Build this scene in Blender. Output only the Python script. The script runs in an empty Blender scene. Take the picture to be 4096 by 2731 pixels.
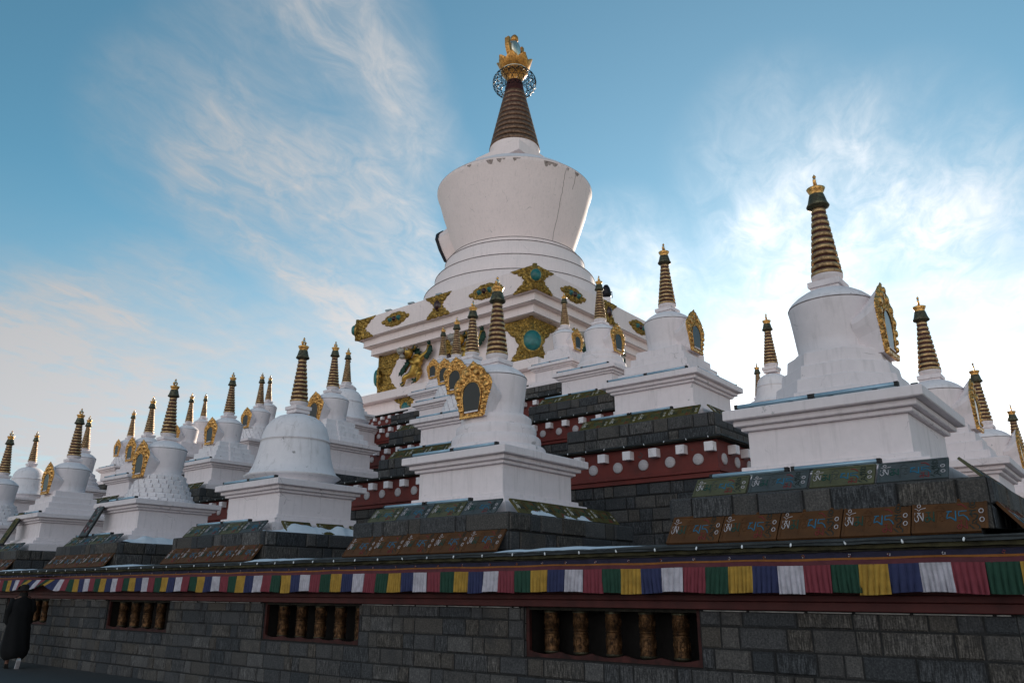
import bpy, math, random
from mathutils import Vector, Matrix, noise
R = math.radians
PI = math.pi
rnd = random.Random(7)
sc = bpy.context.scene
col = sc.collection

# ------------------------------------------------------------------ materials
def newmat(name):
    m = bpy.data.materials.new(name); m.use_nodes = True
    nt = m.node_tree
    b = nt.nodes['Principled BSDF']
    return m, nt, b
def N(nt, typ, **kw):
    n = nt.nodes.new(typ)
    for k, v in kw.items():
        if k in n.inputs: n.inputs[k].default_value = v
        else: setattr(n, k, v)
    return n
def L(nt, a, b): nt.links.new(a, b)
def ramp(nt, fac, stops, interp='LINEAR'):
    r = nt.nodes.new('ShaderNodeValToRGB'); r.color_ramp.interpolation = interp
    el = r.color_ramp.elements
    while len(el) < len(stops): el.new(0.5)
    for e, (p, c) in zip(el, stops):
        e.position = p; e.color = (*c, 1) if len(c) == 3 else c
    L(nt, fac, r.inputs['Fac']); return r.outputs['Color']
def mix(nt, fac, a, b, mode='MIX'):
    m = nt.nodes.new('ShaderNodeMix'); m.data_type = 'RGBA'; m.blend_type = mode
    for s, v in ((m.inputs[0], fac), (m.inputs[6], a), (m.inputs[7], b)):
        if hasattr(v, 'links'): L(nt, v, s)
        elif isinstance(v, (int, float)): s.default_value = v
        else: s.default_value = (*v, 1)
    return m.outputs[2]
def coords(nt, scale=(1, 1, 1), kind='Object'):
    if kind == 'World':
        t = nt.nodes.new('ShaderNodeNewGeometry').outputs['Position']
    else:
        t = nt.nodes.new('ShaderNodeTexCoord').outputs[kind]
    mp = nt.nodes.new('ShaderNodeMapping'); mp.inputs['Scale'].default_value = scale
    L(nt, t, mp.inputs['Vector']); return mp.outputs['Vector']
def noisetex(nt, vec, scale, detail=4, rough=.55, dist=0.0):
    n = N(nt, 'ShaderNodeTexNoise', Scale=scale, Detail=detail, Roughness=rough, Distortion=dist)
    L(nt, vec, n.inputs['Vector']); return n.outputs['Fac']
def bump(nt, b, h, strength, dist=.02):
    n = N(nt, 'ShaderNodeBump', Strength=strength, Distance=dist); L(nt, h, n.inputs['Height']); L(nt, n.outputs['Normal'], b.inputs['Normal'])

M = {}
def simple(name, c, rough=.6, metal=0., var=.25, vscale=12., bmp=.15, spec=.3):
    m, nt, b = newmat(name)
    v = coords(nt)
    f = noisetex(nt, v, vscale, 5)
    cc = ramp(nt, f, [(.3, tuple(x*(1-var) for x in c)), (.7, tuple(min(1, x*(1+var)) for x in c))])
    L(nt, cc, b.inputs['Base Color'])
    b.inputs['Roughness'].default_value = rough; b.inputs['Metallic'].default_value = metal
    b.inputs['Specular IOR Level'].default_value = spec
    if bmp: bump(nt, b, noisetex(nt, v, vscale*3, 3), bmp, .01)
    M[name] = m; return m

def plaster(name, c, crackscale=1.6, crack=.5, stain=.5, world=True):
    m, nt, b = newmat(name)
    v = coords(nt, kind='World'); 
    big = noisetex(nt, v, .9, 5, .6)
    base = ramp(nt, big, [(.3, tuple(x*.93 for x in c)), (.65, c)])
    # brushy mottling
    mot = noisetex(nt, v, 9, 6, .65)
    base = mix(nt, .35, base, ramp(nt, mot, [(.35, tuple(x*.86 for x in c)), (.6, c)]))
    # rain streaks with a vertical run
    st = noisetex(nt, coords(nt, (5, 5, .35), 'World'), 2.0, 4, .6)
    stm = ramp(nt, st, [(.54, (0, 0, 0)), (.76, (stain,)*3)])
    base = mix(nt, stm, base, (.34, .31, .30))
    # peeled chips
    ch = noisetex(nt, v, 3.2, 8, .72)
    chm = ramp(nt, ch, [(.655, (0, 0, 0)), (.675, (crack,)*3)])
    base = mix(nt, chm, base, (.33, .31, .31))
    # hairline cracks
    vo = N(nt, 'ShaderNodeTexVoronoi', feature='DISTANCE_TO_EDGE', Scale=crackscale)
    vv = nt.nodes.new('ShaderNodeVectorMath'); vv.operation = 'ADD'
    nz = N(nt, 'ShaderNodeTexNoise', Scale=3.0, Detail=4.0); L(nt, v, nz.inputs['Vector'])
    vm = nt.nodes.new('ShaderNodeVectorMath'); vm.operation = 'SCALE'; vm.inputs['Scale'].default_value = .35
    L(nt, nz.outputs['Color'], vm.inputs[0]); L(nt, v, vv.inputs[0]); L(nt, vm.outputs[0], vv.inputs[1])
    L(nt, vv.outputs[0], vo.inputs['Vector'])
    cr = ramp(nt, vo.outputs['Distance'], [(0.0, (1, 1, 1)), (.006, (0, 0, 0))])
    gate = ramp(nt, noisetex(nt, v, 1.3, 2), [(.56, (0, 0, 0)), (.62, (crack,)*3)])
    crm = mix(nt, 1.0, cr, gate, 'MULTIPLY')
    base = mix(nt, crm, base, (.25, .22, .22))
    L(nt, base, b.inputs['Base Color'])
    b.inputs['Roughness'].default_value = .75; b.inputs['Specular IOR Level'].default_value = .25
    bump(nt, b, mot, .25, .012)
    M[name] = m; return m

def granite(name, bright=1.0):
    m, nt, b = newmat(name)
    at = N(nt, 'ShaderNodeAttribute', attribute_name='vary')
    sep = nt.nodes.new('ShaderNodeSeparateColor'); L(nt, at.outputs['Color'], sep.inputs[0])
    tint = ramp(nt, sep.outputs[0], [(0, tuple(x*bright for x in (.085, .092, .10))), (.35, tuple(x*bright for x in (.135, .135, .138))),
                                     (.7, tuple(x*bright for x in (.155, .138, .120))), (1, tuple(x*bright for x in (.20, .195, .192)))])
    v = coords(nt, kind='World')
    sp = noisetex(nt, v, 55, 5, .75)
    cc = mix(nt, .9, tint, ramp(nt, sp, [(.3, (.35, .35, .37)), (.52, (.95, .95, .95)), (.72, (2.0, 1.95, 1.85))]), 'MULTIPLY')
    # vertical chisel strokes, only on some blocks
    ch = noisetex(nt, coords(nt, (1, 1, .13), 'World'), 75, 3, .6)
    chr_ = ramp(nt, ch, [(.45, (.55, .55, .55)), (.62, (1.75, 1.75, 1.75))])
    cc2 = mix(nt, 1.0, cc, chr_, 'MULTIPLY')
    gate = ramp(nt, sep.outputs[1], [(.35, (.15,)*3), (.6, (.85,)*3)])
    cc = mix(nt, gate, cc, cc2)
    bl = noisetex(nt, v, 3.5, 4, .6)
    cc = mix(nt, ramp(nt, bl, [(.5, (0,)*3), (.72, (.55,)*3)]), cc, (.035, .036, .038))
    L(nt, cc, b.inputs['Base Color']); b.inputs['Roughness'].default_value = .85
    b.inputs['Specular IOR Level'].default_value = .2
    hh = mix(nt, .5, sp, ch)
    bump(nt, b, hh, .7, .012)
    M[name] = m; return m

def patina_gold(name, c=(.72, .42, .10), dark=(.10, .085, .035), cov=.5, rough=.38, nscale=6., bs=.4):
    m, nt, b = newmat(name)
    v = coords(nt, kind='World')
    f = noisetex(nt, v, nscale, 6, .65)
    cc = ramp(nt, f, [(cov-.14, dark), (cov+.12, c)])
    L(nt, cc, b.inputs['Base Color']); b.inputs['Metallic'].default_value = .85
    rr = ramp(nt, f, [(cov-.1, (.7,)*3), (cov+.1, (rough,)*3)])
    L(nt, rr, b.inputs['Roughness'])
    bump(nt, b, noisetex(nt, v, nscale*3, 4), bs, .02)
    M[name] = m; return m

plaster('plaster_main', (.86, .74, .72), crackscale=.5, crack=.6, stain=.22)
plaster('plaster_small', (.78, .70, .705), crackscale=1.1, crack=.8, stain=.35)
plaster('plaster_worn', (.78, .735, .75), crackscale=2.2, crack=1.0, stain=.45)
granite('granite', .50)
simple('shade_joint_crack', (.20, .165, .16), .9, var=.6, vscale=6)  # edge shade painted as dark lines; also serves joints and cracks
simple('peeled', (.33, .27, .25), .9, var=.5, vscale=9)
simple('mortar', (.022, .022, .022), .95, var=.4, vscale=20)
patina_gold('gold', (.80, .43, .13), (.15, .065, .02), .44, .24, 16, .5)
patina_gold('gold_relief', (.52, .32, .075), (.13, .10, .04), .50, .38, 9, .9)
patina_gold('gold_main', (.66, .33, .09), (.20, .10, .035), .45, .33, 7, .5)
patina_gold('gold_ring', (.62, .41, .20), (.26, .155, .095), .48, .40, 14)
patina_gold('copper_ring', (.27, .17, .115), (.13, .075, .052), .5, .5, 7)
patina_gold('dark_hood', (.15, .14, .085), (.06, .055, .045), .5, .4, 14)
patina_gold('wheel_brass', (.15, .075, .032), (.03, .018, .012), .49, .45, 16)
simple('silver_gold', (.62, .60, .50), .28, .9, var=.15)
simple('maroon_recess', (.060, .014, .012), .6)
def frieze_red():
    m, nt, b = newmat('frieze_red'); v = coords(nt, kind='World')
    f = noisetex(nt, v, 2.5, 6, .7)
    cc = ramp(nt, f, [(.25, (.075, .011, .007)), (.6, (.145, .018, .012))])
    pe = ramp(nt, noisetex(nt, v, 5.0, 8, .75), [(.64, (0,)*3), (.66, (1,)*3)])
    cc = mix(nt, pe, cc, (.045, .035, .032))
    L(nt, cc, b.inputs['Base Color']); b.inputs['Roughness'].default_value = .7; bump(nt, b, f, .4, .02); M['frieze_red'] = m
frieze_red()
simple('beam_red', (.075, .016, .014), .6, var=.3, vscale=4)
simple('frame_dark', (.040, .009, .007), .7, var=.6, vscale=7)
simple('eave_slate', (.036, .042, .044), .7, var=.45, vscale=5, bmp=.5)
simple('eave_moss', (.045, .040, .018), .85, var=.6, vscale=7, bmp=.6)
simple('eave_wood', (.025, .022, .016), .9, var=.5, vscale=9, bmp=.6)
simple('slab_orange', (.088, .036, .011), .75, var=.28, vscale=5, bmp=.4)
simple('slab_grey', (.060, .072, .075), .7, var=.25, vscale=5, bmp=.4)
simple('slab_khaki', (.085, .085, .045), .7, var=.3, vscale=5, bmp=.4)
simple('slab_olive', (.080, .066, .015), .7, var=.4, vscale=6, bmp=.4)
simple('paint_white', (.42, .39, .40), .6, var=.2, vscale=40)
simple('paint_green', (.012, .055, .040), .6)
simple('paint_blue', (.018, .13, .22), .6)
simple('paint_red', (.16, .022, .022), .6)
simple('paint_black', (.018, .026, .022), .6)
simple('paint_incised', (.085, .035, .012), .8)
simple('turquoise', (.012, .125, .120), .35, var=.3, vscale=5, spec=.5)
simple('garnet', (.035, .010, .010), .25, spec=.5)
simple('lion_gold', (.42, .26, .06), .38, .8, var=.6, vscale=3.5)
simple('lion_green', (.012, .045, .030), .6, var=.5, vscale=5)
simple('lion_face', (.34, .31, .27), .5, .2, var=.4, vscale=9)
simple('tube_metal', (.30, .44, .54), .25, .35, var=.15, vscale=6)
simple('bracket', (.25, .30, .32), .4, .6)
simple('bulb_white', (.75, .78, .80), .4)
simple('cable', (.02, .02, .02), .7)
simple('conduit_white', (.50, .48, .45), .5, var=.3, vscale=8)
simple('snow', (.62, .68, .74), .8, var=.05, vscale=10, bmp=.5)
simple('cloth_white', (.42, .40, .44), .85, var=.22)
simple('cloth_red', (.18, .035, .048), .85, var=.12)
simple('cloth_green', (.015, .052, .033), .85, var=.15)
simple('cloth_yellow', (.34, .205, .036), .85, var=.22)
simple('cloth_blue', (.028, .034, .088), .85, var=.15)
simple('band_blue', (.022, .020, .042), .85, var=.2)
simple('band_orange', (.24, .090, .020), .85, var=.15)
simple('band_maroon', (.10, .028, .036), .85, var=.15)
simple('robe_black', (.005, .005, .0055), .95, var=.2)
simple('skin', (.20, .10, .07), .6)
simple('hat_felt', (.016, .014, .013), .95)
simple('shoe', (.35, .42, .45), .6)
simple('roof_dark', (.03, .028, .028), .7, vscale=3)
simple('black_iron', (.012, .012, .016), .4, .5)
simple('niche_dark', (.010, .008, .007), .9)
m, nt, b = newmat('glass_dark'); b.inputs['Base Color'].default_value = (.022, .019, .014, 1); b.inputs['Roughness'].default_value = .12
b.inputs['Specular IOR Level'].default_value = .35; bump(nt, b, noisetex(nt, coords(nt), 4, 2), .12, .02); M['glass_dark'] = m
m, nt, b = newmat('ground'); v = coords(nt, kind='World')
f = noisetex(nt, v, .35, 8, .7); f2 = noisetex(nt, v, 30, 4, .7)
L(nt, mix(nt, .4, ramp(nt, f, [(.3, (.030, .034, .037)), (.7, (.052, .056, .058))]), ramp(nt, f2, [(.3, (.02, .02, .02)), (.7, (.07, .07, .07))])), b.inputs['Base Color'])
b.inputs['Roughness'].default_value = .8; bump(nt, b, f2, .5, .01); M['ground'] = m
simple('bounce_field', (.42, .36, .27), .9, var=.35, vscale=.05)  # pale ground out of view, added to bounce warm light

# ------------------------------------------------------------------ mesh builder
class MB:
    def __init__(s): s.v = []; s.f = []; s.mi = []; s.vary = []; s.mats = []; s.sm = []
    def mat(s, name):
        if name not in s.mats: s.mats.append(name)
        return s.mats.index(name)
    def add(s, vs, fs, mat, vary=None, smooth=False, mx=None):
        o = len(s.v); mi = s.mat(mat)
        if mx is not None: vs = [tuple(mx @ Vector(p)) for p in vs]
        s.v += [tuple(p) for p in vs]
        for f in fs:
            s.f.append([o+i for i in f]); s.mi.append(mi); s.vary.append(vary or (.5, .5, 0)); s.sm.append(smooth)
    def box(s, x0, x1, y0, y1, z0, z1, mat, vary=None, mx=None, bev=0.0, bottom=True):
        if bev:
            e = bev
            vs = [(x0+e, y0+e, z0), (x1-e, y0+e, z0), (x1-e, y1-e, z0), (x0+e, y1-e, z0),
                  (x0, y0, z0+e), (x1, y0, z0+e), (x1, y1, z0+e), (x0, y1, z0+e),
                  (x0, y0, z1-e), (x1, y0, z1-e), (x1, y1, z1-e), (x0, y1, z1-e),
                  (x0+e, y0+e, z1), (x1-e, y0+e, z1), (x1-e, y1-e, z1), (x0+e, y1-e, z1)]
            fs = [(3, 2, 1, 0), (12, 13, 14, 15)]
            for k in range(0, 12, 4):
                for i in range(4): j = (i+1) % 4; fs.append((k+i, k+j, k+4+j, k+4+i))
        else:
            vs = [(x0, y0, z0), (x1, y0, z0), (x1, y1, z0), (x0, y1, z0), (x0, y0, z1), (x1, y0, z1), (x1, y1, z1), (x0, y1, z1)]
            fs = [(3, 2, 1, 0), (4, 5, 6, 7), (0, 1, 5, 4), (1, 2, 6, 5), (2, 3, 7, 6), (3, 0, 4, 7)]
        s.add(vs, fs, mat, vary, False, mx)
    def lathe(s, prof, n, mat, smooth=True, mx=None, cx=0, cy=0, rot=0., cap=True):
        vs = []; fs = []
        for r, z in prof:
            for i in range(n):
                a = rot+2*PI*i/n; vs.append((cx+r*math.cos(a), cy+r*math.sin(a), z))
        for k in range(len(prof)-1):
            for i in range(n):
                j = (i+1) % n; fs.append((k*n+i, k*n+j, (k+1)*n+j, (k+1)*n+i))
        s.add(vs, fs, mat, None, smooth, mx)
        if cap:
            o = len(s.v)
            s.add([vs[i] for i in range(n)], [tuple(reversed(range(n)))], mat, None, False, mx)
            s.add([vs[(len(prof)-1)*n+i] for i in range(n)], [tuple(range(n))], mat, None, False, mx)
    def prism(s, pts, y0, y1, mat, mx=None, smooth=False):       # outline in x,z extruded along y (y0 front)
        n = len(pts)
        vs = [(x, y0, z) for x, z in pts]+[(x, y1, z) for x, z in pts]
        fs = [tuple(range(n)), tuple(range(2*n-1, n-1, -1))]
        for i in range(n): j = (i+1) % n; fs.append((j, i, n+i, n+j))
        s.add(vs, fs, mat, None, smooth, mx)
    def tube(s, pts, r, mat, n=6, mx=None, smooth=True, cap=True):
        pts = [Vector(p) for p in pts]; vs = []; fs = []; rr = r if isinstance(r, (list, tuple)) else [r]*len(pts)
        for k, p in enumerate(pts):
            t = (pts[min(k+1, len(pts)-1)]-pts[max(k-1, 0)]).normalized()
            a = Vector((0, 0, 1)) if abs(t.z) < .9 else Vector((1, 0, 0))
            u = t.cross(a).normalized(); w = t.cross(u)
            for i in range(n):
                q = 2*PI*i/n; vs.append(p+(u*math.cos(q)+w*math.sin(q))*rr[k])
        for k in range(len(pts)-1):
            for i in range(n): j = (i+1) % n; fs.append((k*n+i, k*n+j, (k+1)*n+j, (k+1)*n+i))
        if cap: fs += [tuple(reversed(range(n))), tuple((len(pts)-1)*n+i for i in range(n))]
        s.add(vs, fs, mat, None, smooth, mx)
    def mesh(s, name):
        me = bpy.data.meshes.new(name); me.from_pydata(s.v, [], s.f)
        for m_ in s.mats: me.materials.append(M[m_])
        me.polygons.foreach_set('material_index', s.mi)
        me.polygons.foreach_set('use_smooth', s.sm)
        ca = me.color_attributes.new('vary', 'FLOAT_COLOR', 'CORNER')
        data = []
        for f, va in zip(s.f, s.vary): data += [va[0], va[1], va[2], 1.0]*len(f)
        ca.data.foreach_set('color', data)
        me.validate(); me.update(); return me
    def build(s, name, parent=None): return link(name, s.mesh(name), parent)
def link(name, data, parent=None):
    o = bpy.data.objects.new(name, data); col.objects.link(o)
    if parent: o.parent = parent
    return o
def tag(o, label=None, cat=None, group=None, kind=None):
    if label: o['label'] = label
    if cat: o['category'] = cat
    if group: o['group'] = group
    if kind: o['kind'] = kind
    return o
def empty(name, loc=(0, 0, 0), rz=0., s=1.):
    o = bpy.data.objects.new(name, None); col.objects.link(o); o.location = loc; o.rotation_euler.z = rz; o.scale = (s, s, s)
    o.empty_display_size = .2
    return o
def face_mx(side, X, Y):
    """front: local x along world X, -y outward (world -Y). right: local x along world +Y, outward +X."""
    if side == 'f': return Matrix.Translation((X, Y, 0))
    return Matrix.Translation((X, Y, 0)) @ Matrix.Rotation(PI/2, 4, 'Z')
def blocks(mb, x0, x1, y, courses, seed, mx=None, holes=(), wmin=.17, wmax=.6, proud=.012, alt=True):
    """granite blocks on the plane y, facing -y, between x0 and x1; courses = list of z levels upward"""
    rr = random.Random(seed)
    for ci in range(len(courses)-1):
        z0, z1 = courses[ci], courses[ci+1]
        x = x0; long_ = rr.random() < .5
        first = True
        while x < x1-.01:
            w = rr.uniform(.40, .62)*wmax/.6 if long_ else rr.uniform(.17, .27)*wmax/.6
            if first: w *= rr.uniform(.5, 1); first = False
            long_ = (not long_) if rr.random() < .82 else long_
            xe = min(x+w, x1)
            if x1-xe < .10: xe = x1
            segs = [(x, xe)]
            for (h0, h1, hz0, hz1) in holes:
                if z1 > hz0+.02 and z0 < hz1-.02:
                    ns = []
                    for a, b_ in segs:
                        if b_ <= h0 or a >= h1: ns.append((a, b_)); continue
                        if a < h0-.02: ns.append((a, h0))
                        if b_ > h1+.02: ns.append((h1, b_))
                    segs = ns
            for a, b_ in segs:
                g = .009; e = .014; p = rr.uniform(.006, proud+.016)
                j = lambda: rr.uniform(-.005, .005)
                za, zb = z0+g, z1-g; a2, b2 = a+g, b_-g
                if b2-a2 < .03: continue
                vs = [(a2, y, za), (b2, y, za), (b2, y, zb), (a2, y, zb)]
                vs += [(a2+e+abs(j()), y-p+j()*.5, za+e+abs(j())), (b2-e-abs(j()), y-p+j()*.5, za+e+abs(j())),
                       (b2-e-abs(j()), y-p+j()*.5, zb-e-abs(j())), (a2+e+abs(j()), y-p+j()*.5, zb-e-abs(j()))]
                fs = [(4, 5, 6, 7), (0, 1, 5, 4), (1, 2, 6, 5), (2, 3, 7, 6), (3, 0, 4, 7)]
                mb.add(vs, fs, 'granite', (rr.random(), rr.random(), 0), False, mx)
            x = xe

# ------------------------------------------------------------------ layout
CX0, CY0 = -26.7, 33.2                   # axis of the great stupa
ROW = {1: (-2.68, 9.79, 1.0, 2.15), 2: (-7.18, 14.11, .9775, 4.15), 3: (-11.19, 17.80, .914, 5.94), 4: (-13.93, 19.97, .805, 7.30)}
SP = 5.6; SPR = 5.85
WY, WX = 8.14, -1.05                     # front and right face of the prayer wheel hall

# ---- ground
g = MB(); g.add([(-1500, -1500, 0), (1500, -1500, 0), (1500, 1500, 0), (-1500, 1500, 0)], [(0, 1, 2, 3)], 'ground')
tag(g.build('ground'), 'dark paved ground in front of the stone wall', 'ground', kind='structure')

mb = MB()  # unseen sheets around the shrine, put in for their warm bounce
for x0, x1, y0, y1 in ((-1500, 1500, -1500, -22), (-1500, -75, -22, 1500), (16, 1500, -22, 1500)):
    mb.add([(x0, y0, .006), (x1, y0, .006), (x1, y1, .006), (x0, y1, .006)], [(0, 1, 2, 3)], 'bounce_field')
tag(mb.build('bounce_field'), 'pale unseen grassland sheet added for warm bounce light', 'bounce_field', kind='structure')
# ---- prayer wheel hall
NICHES = [(-6.40, -3.99), (-12.05, -9.56), (-17.80, -15.18), (-23.45, -20.80)]
NZ0, NZ1 = .85, 1.44
hall = empty('prayer_wheel_hall', (WX, WY, 0)); tag(hall, 'low dark granite hall with prayer wheel niches under a red beam', 'building')
hall.location = (0, 0, 0)
LX = -52.3
mb = MB()
# core with niche recesses
edges = [LX]+[e for n_ in reversed(NICHES) for e in n_]+[WX]
for i in range(0, len(edges), 2):
    mb.box(edges[i], edges[i+1], WY+.001, WY+.55, 0, 2.02, 'mortar')
for a, b_ in NICHES:
    mb.box(a, b_, WY+.001, WY+.55, 0, NZ0, 'mortar'); mb.box(a, b_, WY+.001, WY+.55, NZ1+.02, 2.02, 'mortar')
mb.box(LX, WX-.001, WY+.55, 58, 0, 2.02, 'mortar')
courses = [-.02, .19, .41, .63, .845, 1.06, 1.28, 1.445]
blocks(mb, -34, WX, WY, courses, 3, holes=[(a, b_, NZ0, NZ1) for a, b_ in NICHES])
blocks(mb, 0, 24, 0, courses, 4, mx=face_mx('r', WX, WY))
for a, b_ in NICHES:      # returns of the niches
    for k in range(3):
        z0 = NZ0+k*.197
        mb.box(a-.002, a+.012, WY+.02, WY+.5, z0+.01, z0+.187, 'granite', (rnd.random(), rnd.random(), 0))
mb.build('wall', hall)
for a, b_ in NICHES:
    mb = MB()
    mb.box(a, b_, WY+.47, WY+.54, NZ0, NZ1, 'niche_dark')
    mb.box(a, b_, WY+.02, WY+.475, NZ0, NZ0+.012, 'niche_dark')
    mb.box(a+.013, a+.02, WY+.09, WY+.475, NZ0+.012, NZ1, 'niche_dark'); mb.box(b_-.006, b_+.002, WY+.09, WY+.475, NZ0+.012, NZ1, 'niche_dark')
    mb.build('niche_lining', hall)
mb = MB()
mb.box(LX, WX+.10, WY-.10, WY+.02, 1.452, 1.535, 'beam_red', bev=.006)
mb.box(LX, WX+.13, WY-.13, WY+.02, 1.538, 1.60, 'beam_red', bev=.006)
mb.box(LX, WX+.08, WY-.08, WY+.02, 1.604, 2.0, 'beam_red')
mb.box(WX-.02, WX+.10, WY+.021, 50, 1.452, 1.535, 'beam_red', bev=.006)
mb.box(WX-.02, WX+.08, WY+.021, 50, 1.538, 2.0, 'beam_red')
mb.build('beam', hall)
# roof: sloping slate skirt with ragged front, then flat top
mb = MB()
EY, EX = 7.62, -.50
def ragged_strip(mb, p0, p1, up, back, z, dz, mat, seed, n=260, amp=.010):
    """horizontal ragged slab edge from p0 to p1"""
    rr = random.Random(seed); p0 = Vector(p0); p1 = Vector(p1); bk = Vector(back)
    vs = []; fs = []
    x = 0; st = []
    o = 0
    for i in range(n+1):
        t = i/n; p = p0.lerp(p1, t)
        o = o*.6+rr.uniform(-amp, amp); q = rr.uniform(-amp, amp)*.45
        f = p-bk.normalized()*o
        vs += [(f.x, f.y, z+q), (f.x, f.y, z+dz+q*.6), (p.x+bk.x, p.y+bk.y, z+dz+up), (p.x+bk.x, p.y+bk.y, z+up)]
    for i in range(n):
        a = i*4; c = a+4
        fs += [(a, c, c+1, a+1), (a+1, c+1, c+2, a+2), (a+3, a+2, c+2, c+3), (a, a+3, c+3, c)]
    mb.add(vs, fs, mat)
ragged_strip(mb, (LX, EY, 0), (EX, EY, 0), .055, (0, .62, 0), 2.045, .045, 'eave_slate', 11, 500)
ragged_strip(mb, (LX, EY+.05, 0), (EX-.05, EY+.05, 0), .02, (0, .5, 0), 2.006, .037, 'eave_moss', 12, 500, .012)
ragged_strip(mb, (LX, EY+.085, 0), (EX-.085, EY+.085, 0), .0, (0, .4, 0), 1.985, .018, 'eave_wood', 13, 500, .006)
ragged_strip(mb, (EX, EY, 0), (EX, 50, 0), .055, (-.62, 0, 0), 2.045, .045, 'eave_slate', 14, 400)
ragged_strip(mb, (EX-.05, EY+.05, 0), (EX-.05, 50, 0), .02, (-.5, 0, 0), 2.006, .037, 'eave_moss', 15, 400)
mb.box(LX, EX-.6, EY+.6, 58, 2.03, 2.147, 'eave_slate')
for i in range(36):       # rafter ends
    x = EX-.35-i*.72; mb.box(x-.05, x+.05, EY+.11, WY-.14, 1.955, 1.983, 'eave_wood')
mb.build('roof', hall)
NF = 'frame_dark'
for a, b_ in NICHES:
    mb = MB()
    mb.box(a+.012, a+.06, WY+.03, WY+.08, NZ0+.012, NZ1, 'frame_dark')
    mb.box(b_-.05, b_-.005, WY+.03, WY+.08, NZ0+.012, NZ1, 'frame_dark')
    mb.box(a+.06, b_-.05, WY+.03, WY+.08, NZ1-.03, NZ1+.018, 'eave_wood')
    n_ = 5; w = (b_-a-.11)/n_
    for k in range(n_):   # scalloped bottom rail
        pts = []
        xa = a+.06+k*w
        for t in range(9): pts.append((xa+w*t/8, NZ0+.085-.035*math.sin(PI*t/8)))
        pts = [(xa, NZ0+.012)]+[(xa+w, NZ0+.012)]+pts[::-1]
        mb.prism(pts, WY+.03, WY+.06, 'frame_dark')
    mb.build('niche_frame', hall)
# white conduit over the stone piers
x_edges = [-24.5]+[e for n_ in reversed(NICHES[:3]) for e in n_]+[WX]
for i, (a, b_) in enumerate([(-20.75, -17.85), (-15.13, -12.1), (-9.5, -6.45), (-3.94, WX-.02)]):
    mb = MB(); pts = []
    rr = random.Random(i); x = a
    while x < b_:
        xe = min(x+rr.uniform(.45, .7), b_); mb.tube([(x+.012, WY-.022, 1.437+rr.uniform(-.002, .002)), (xe-.012, WY-.022, 1.437+rr.uniform(-.002, .002))], .0065, 'conduit_white', 6)
        mb.tube([(xe-.018, WY-.022, 1.437), (xe+.014, WY-.022, 1.437)], .009, 'cable', 6)
        x = xe
    o = mb.build('conduit')
    tag(o, ['thin white conduit above the stone left of the third niche', 'thin white conduit above the stone between second and third niches',
            'thin white conduit above the stone between the two nearest niches', 'thin white conduit above the stone right of the nearest niche'][i], 'conduit', 'white conduits along the wall top')

# ---- prayer wheels
wb = MB(); wb.lathe([(.090, .0), (.090, .225), (.084, .23), (.084, .24), (.090, .245), (.090, .46)], 28, 'wheel_brass')
for zc in (.012, .215, .257, .447): wb.lathe([(.092, zc-.008), (.097, zc), (.092, zc+.008)], 28, 'wheel_brass', cap=False)
for zc in (.115, .35):
    for k in range(6):    # raised scroll letters round the drum
        a0 = k*PI/3
        P = lambda u, w_: (.092*math.cos(a0+u/.09), .092*math.sin(a0+u/.09), zc+w_)
        wb.tube([P(-.03, .06), P(.03, .06)], .005, 'wheel_brass', 5)
        wb.tube([P(.0, .06), P(-.02, .03), P(-.03, -.02), P(0, -.05), P(.02, -.02), P(0, .01)], .005, 'wheel_brass', 5)
        wb.tube([P(.028, .055), P(.032, 0), P(.03, -.06)], .005, 'wheel_brass', 5)
drum_me = wb.mesh('drum')
wc = MB(); wc.lathe([(.100, .455), (.100, .475), (.06, .495), (.03, .50), (.016, .505), (.016, .56)], 24, 'dark_hood')
cap_me = wc.mesh('cap')
wc = MB(); wc.lathe([(.014, -.09), (.014, -.04), (.06, -.035), (.098, -.012), (.098, .004)], 24, 'dark_hood')
base_me = wc.mesh('base')
ords = ['leftmost', 'second', 'third', 'fourth', 'rightmost']
nn = ['nearest niche', 'second niche', 'third niche', 'farthest niche']
for ni, (a, b_) in enumerate(NICHES):
    for k in range(5):
        x = a+.25+k*(b_-a-.49+.13*0)/4.0
        if ni == 0: x = [-6.15, -5.71, -5.24, -4.78, -4.35][k]
        w = empty('prayer_wheel', (x, WY+.25, .925), rnd.uniform(0, 6))
        tag(w, f'gilded prayer wheel, {ords[k]}{" from left" if 0<k<4 else ""} of five in the {nn[ni]}', 'prayer wheel', 'prayer wheels in the wall niches')
        link('drum', drum_me, w); link('cap', cap_me, w); link('base', base_me, w)

# ---- pleated valance
val = empty('pleated_valance', (EX, 7.72, 1.62)); val.location = (0, 0, 0)
tag(val, 'long pleated cloth valance in five colours hanging under the dark eave', 'valance')
VY = 7.72; VX1 = -.62
def wav(x): return .004*math.sin(x*3.1)+.003*math.sin(x*7.7+1)
def band(name, z0, z1, mat, yo):
    mb = MB(); vs = []; fs = []; n = 480
    for i in range(n+1):
        x = -26.5+(VX1+26.5)*i/n
        lift = max(0, 1-abs(x+20.2)/1.6)*.02
        vs += [(x, VY+yo+.006*math.sin(x*19)+.004*math.sin(x*41), z0+wav(x)+lift), (x, VY+yo+.006*math.sin(x*19+.6), z1+wav(x)*.6)]
    for i in range(n): a = i*2; fs.append((a, a+2, a+3, a+1))
    for k in range(41):
        y = VY+k*.25; vs += [(VX1+.05-yo, y, z0), (VX1+.05-yo, y, z1)]
    o = 2*(n+1)
    for k in range(40): a = o+k*2; fs.append((a, a+2, a+3, a+1))
    mb.add(vs, fs, mat, smooth=True)
    return mb
mb = band('band', 1.932, 1.985, 'band_blue', 0)
rr = random.Random(5); x = -1.0
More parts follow.
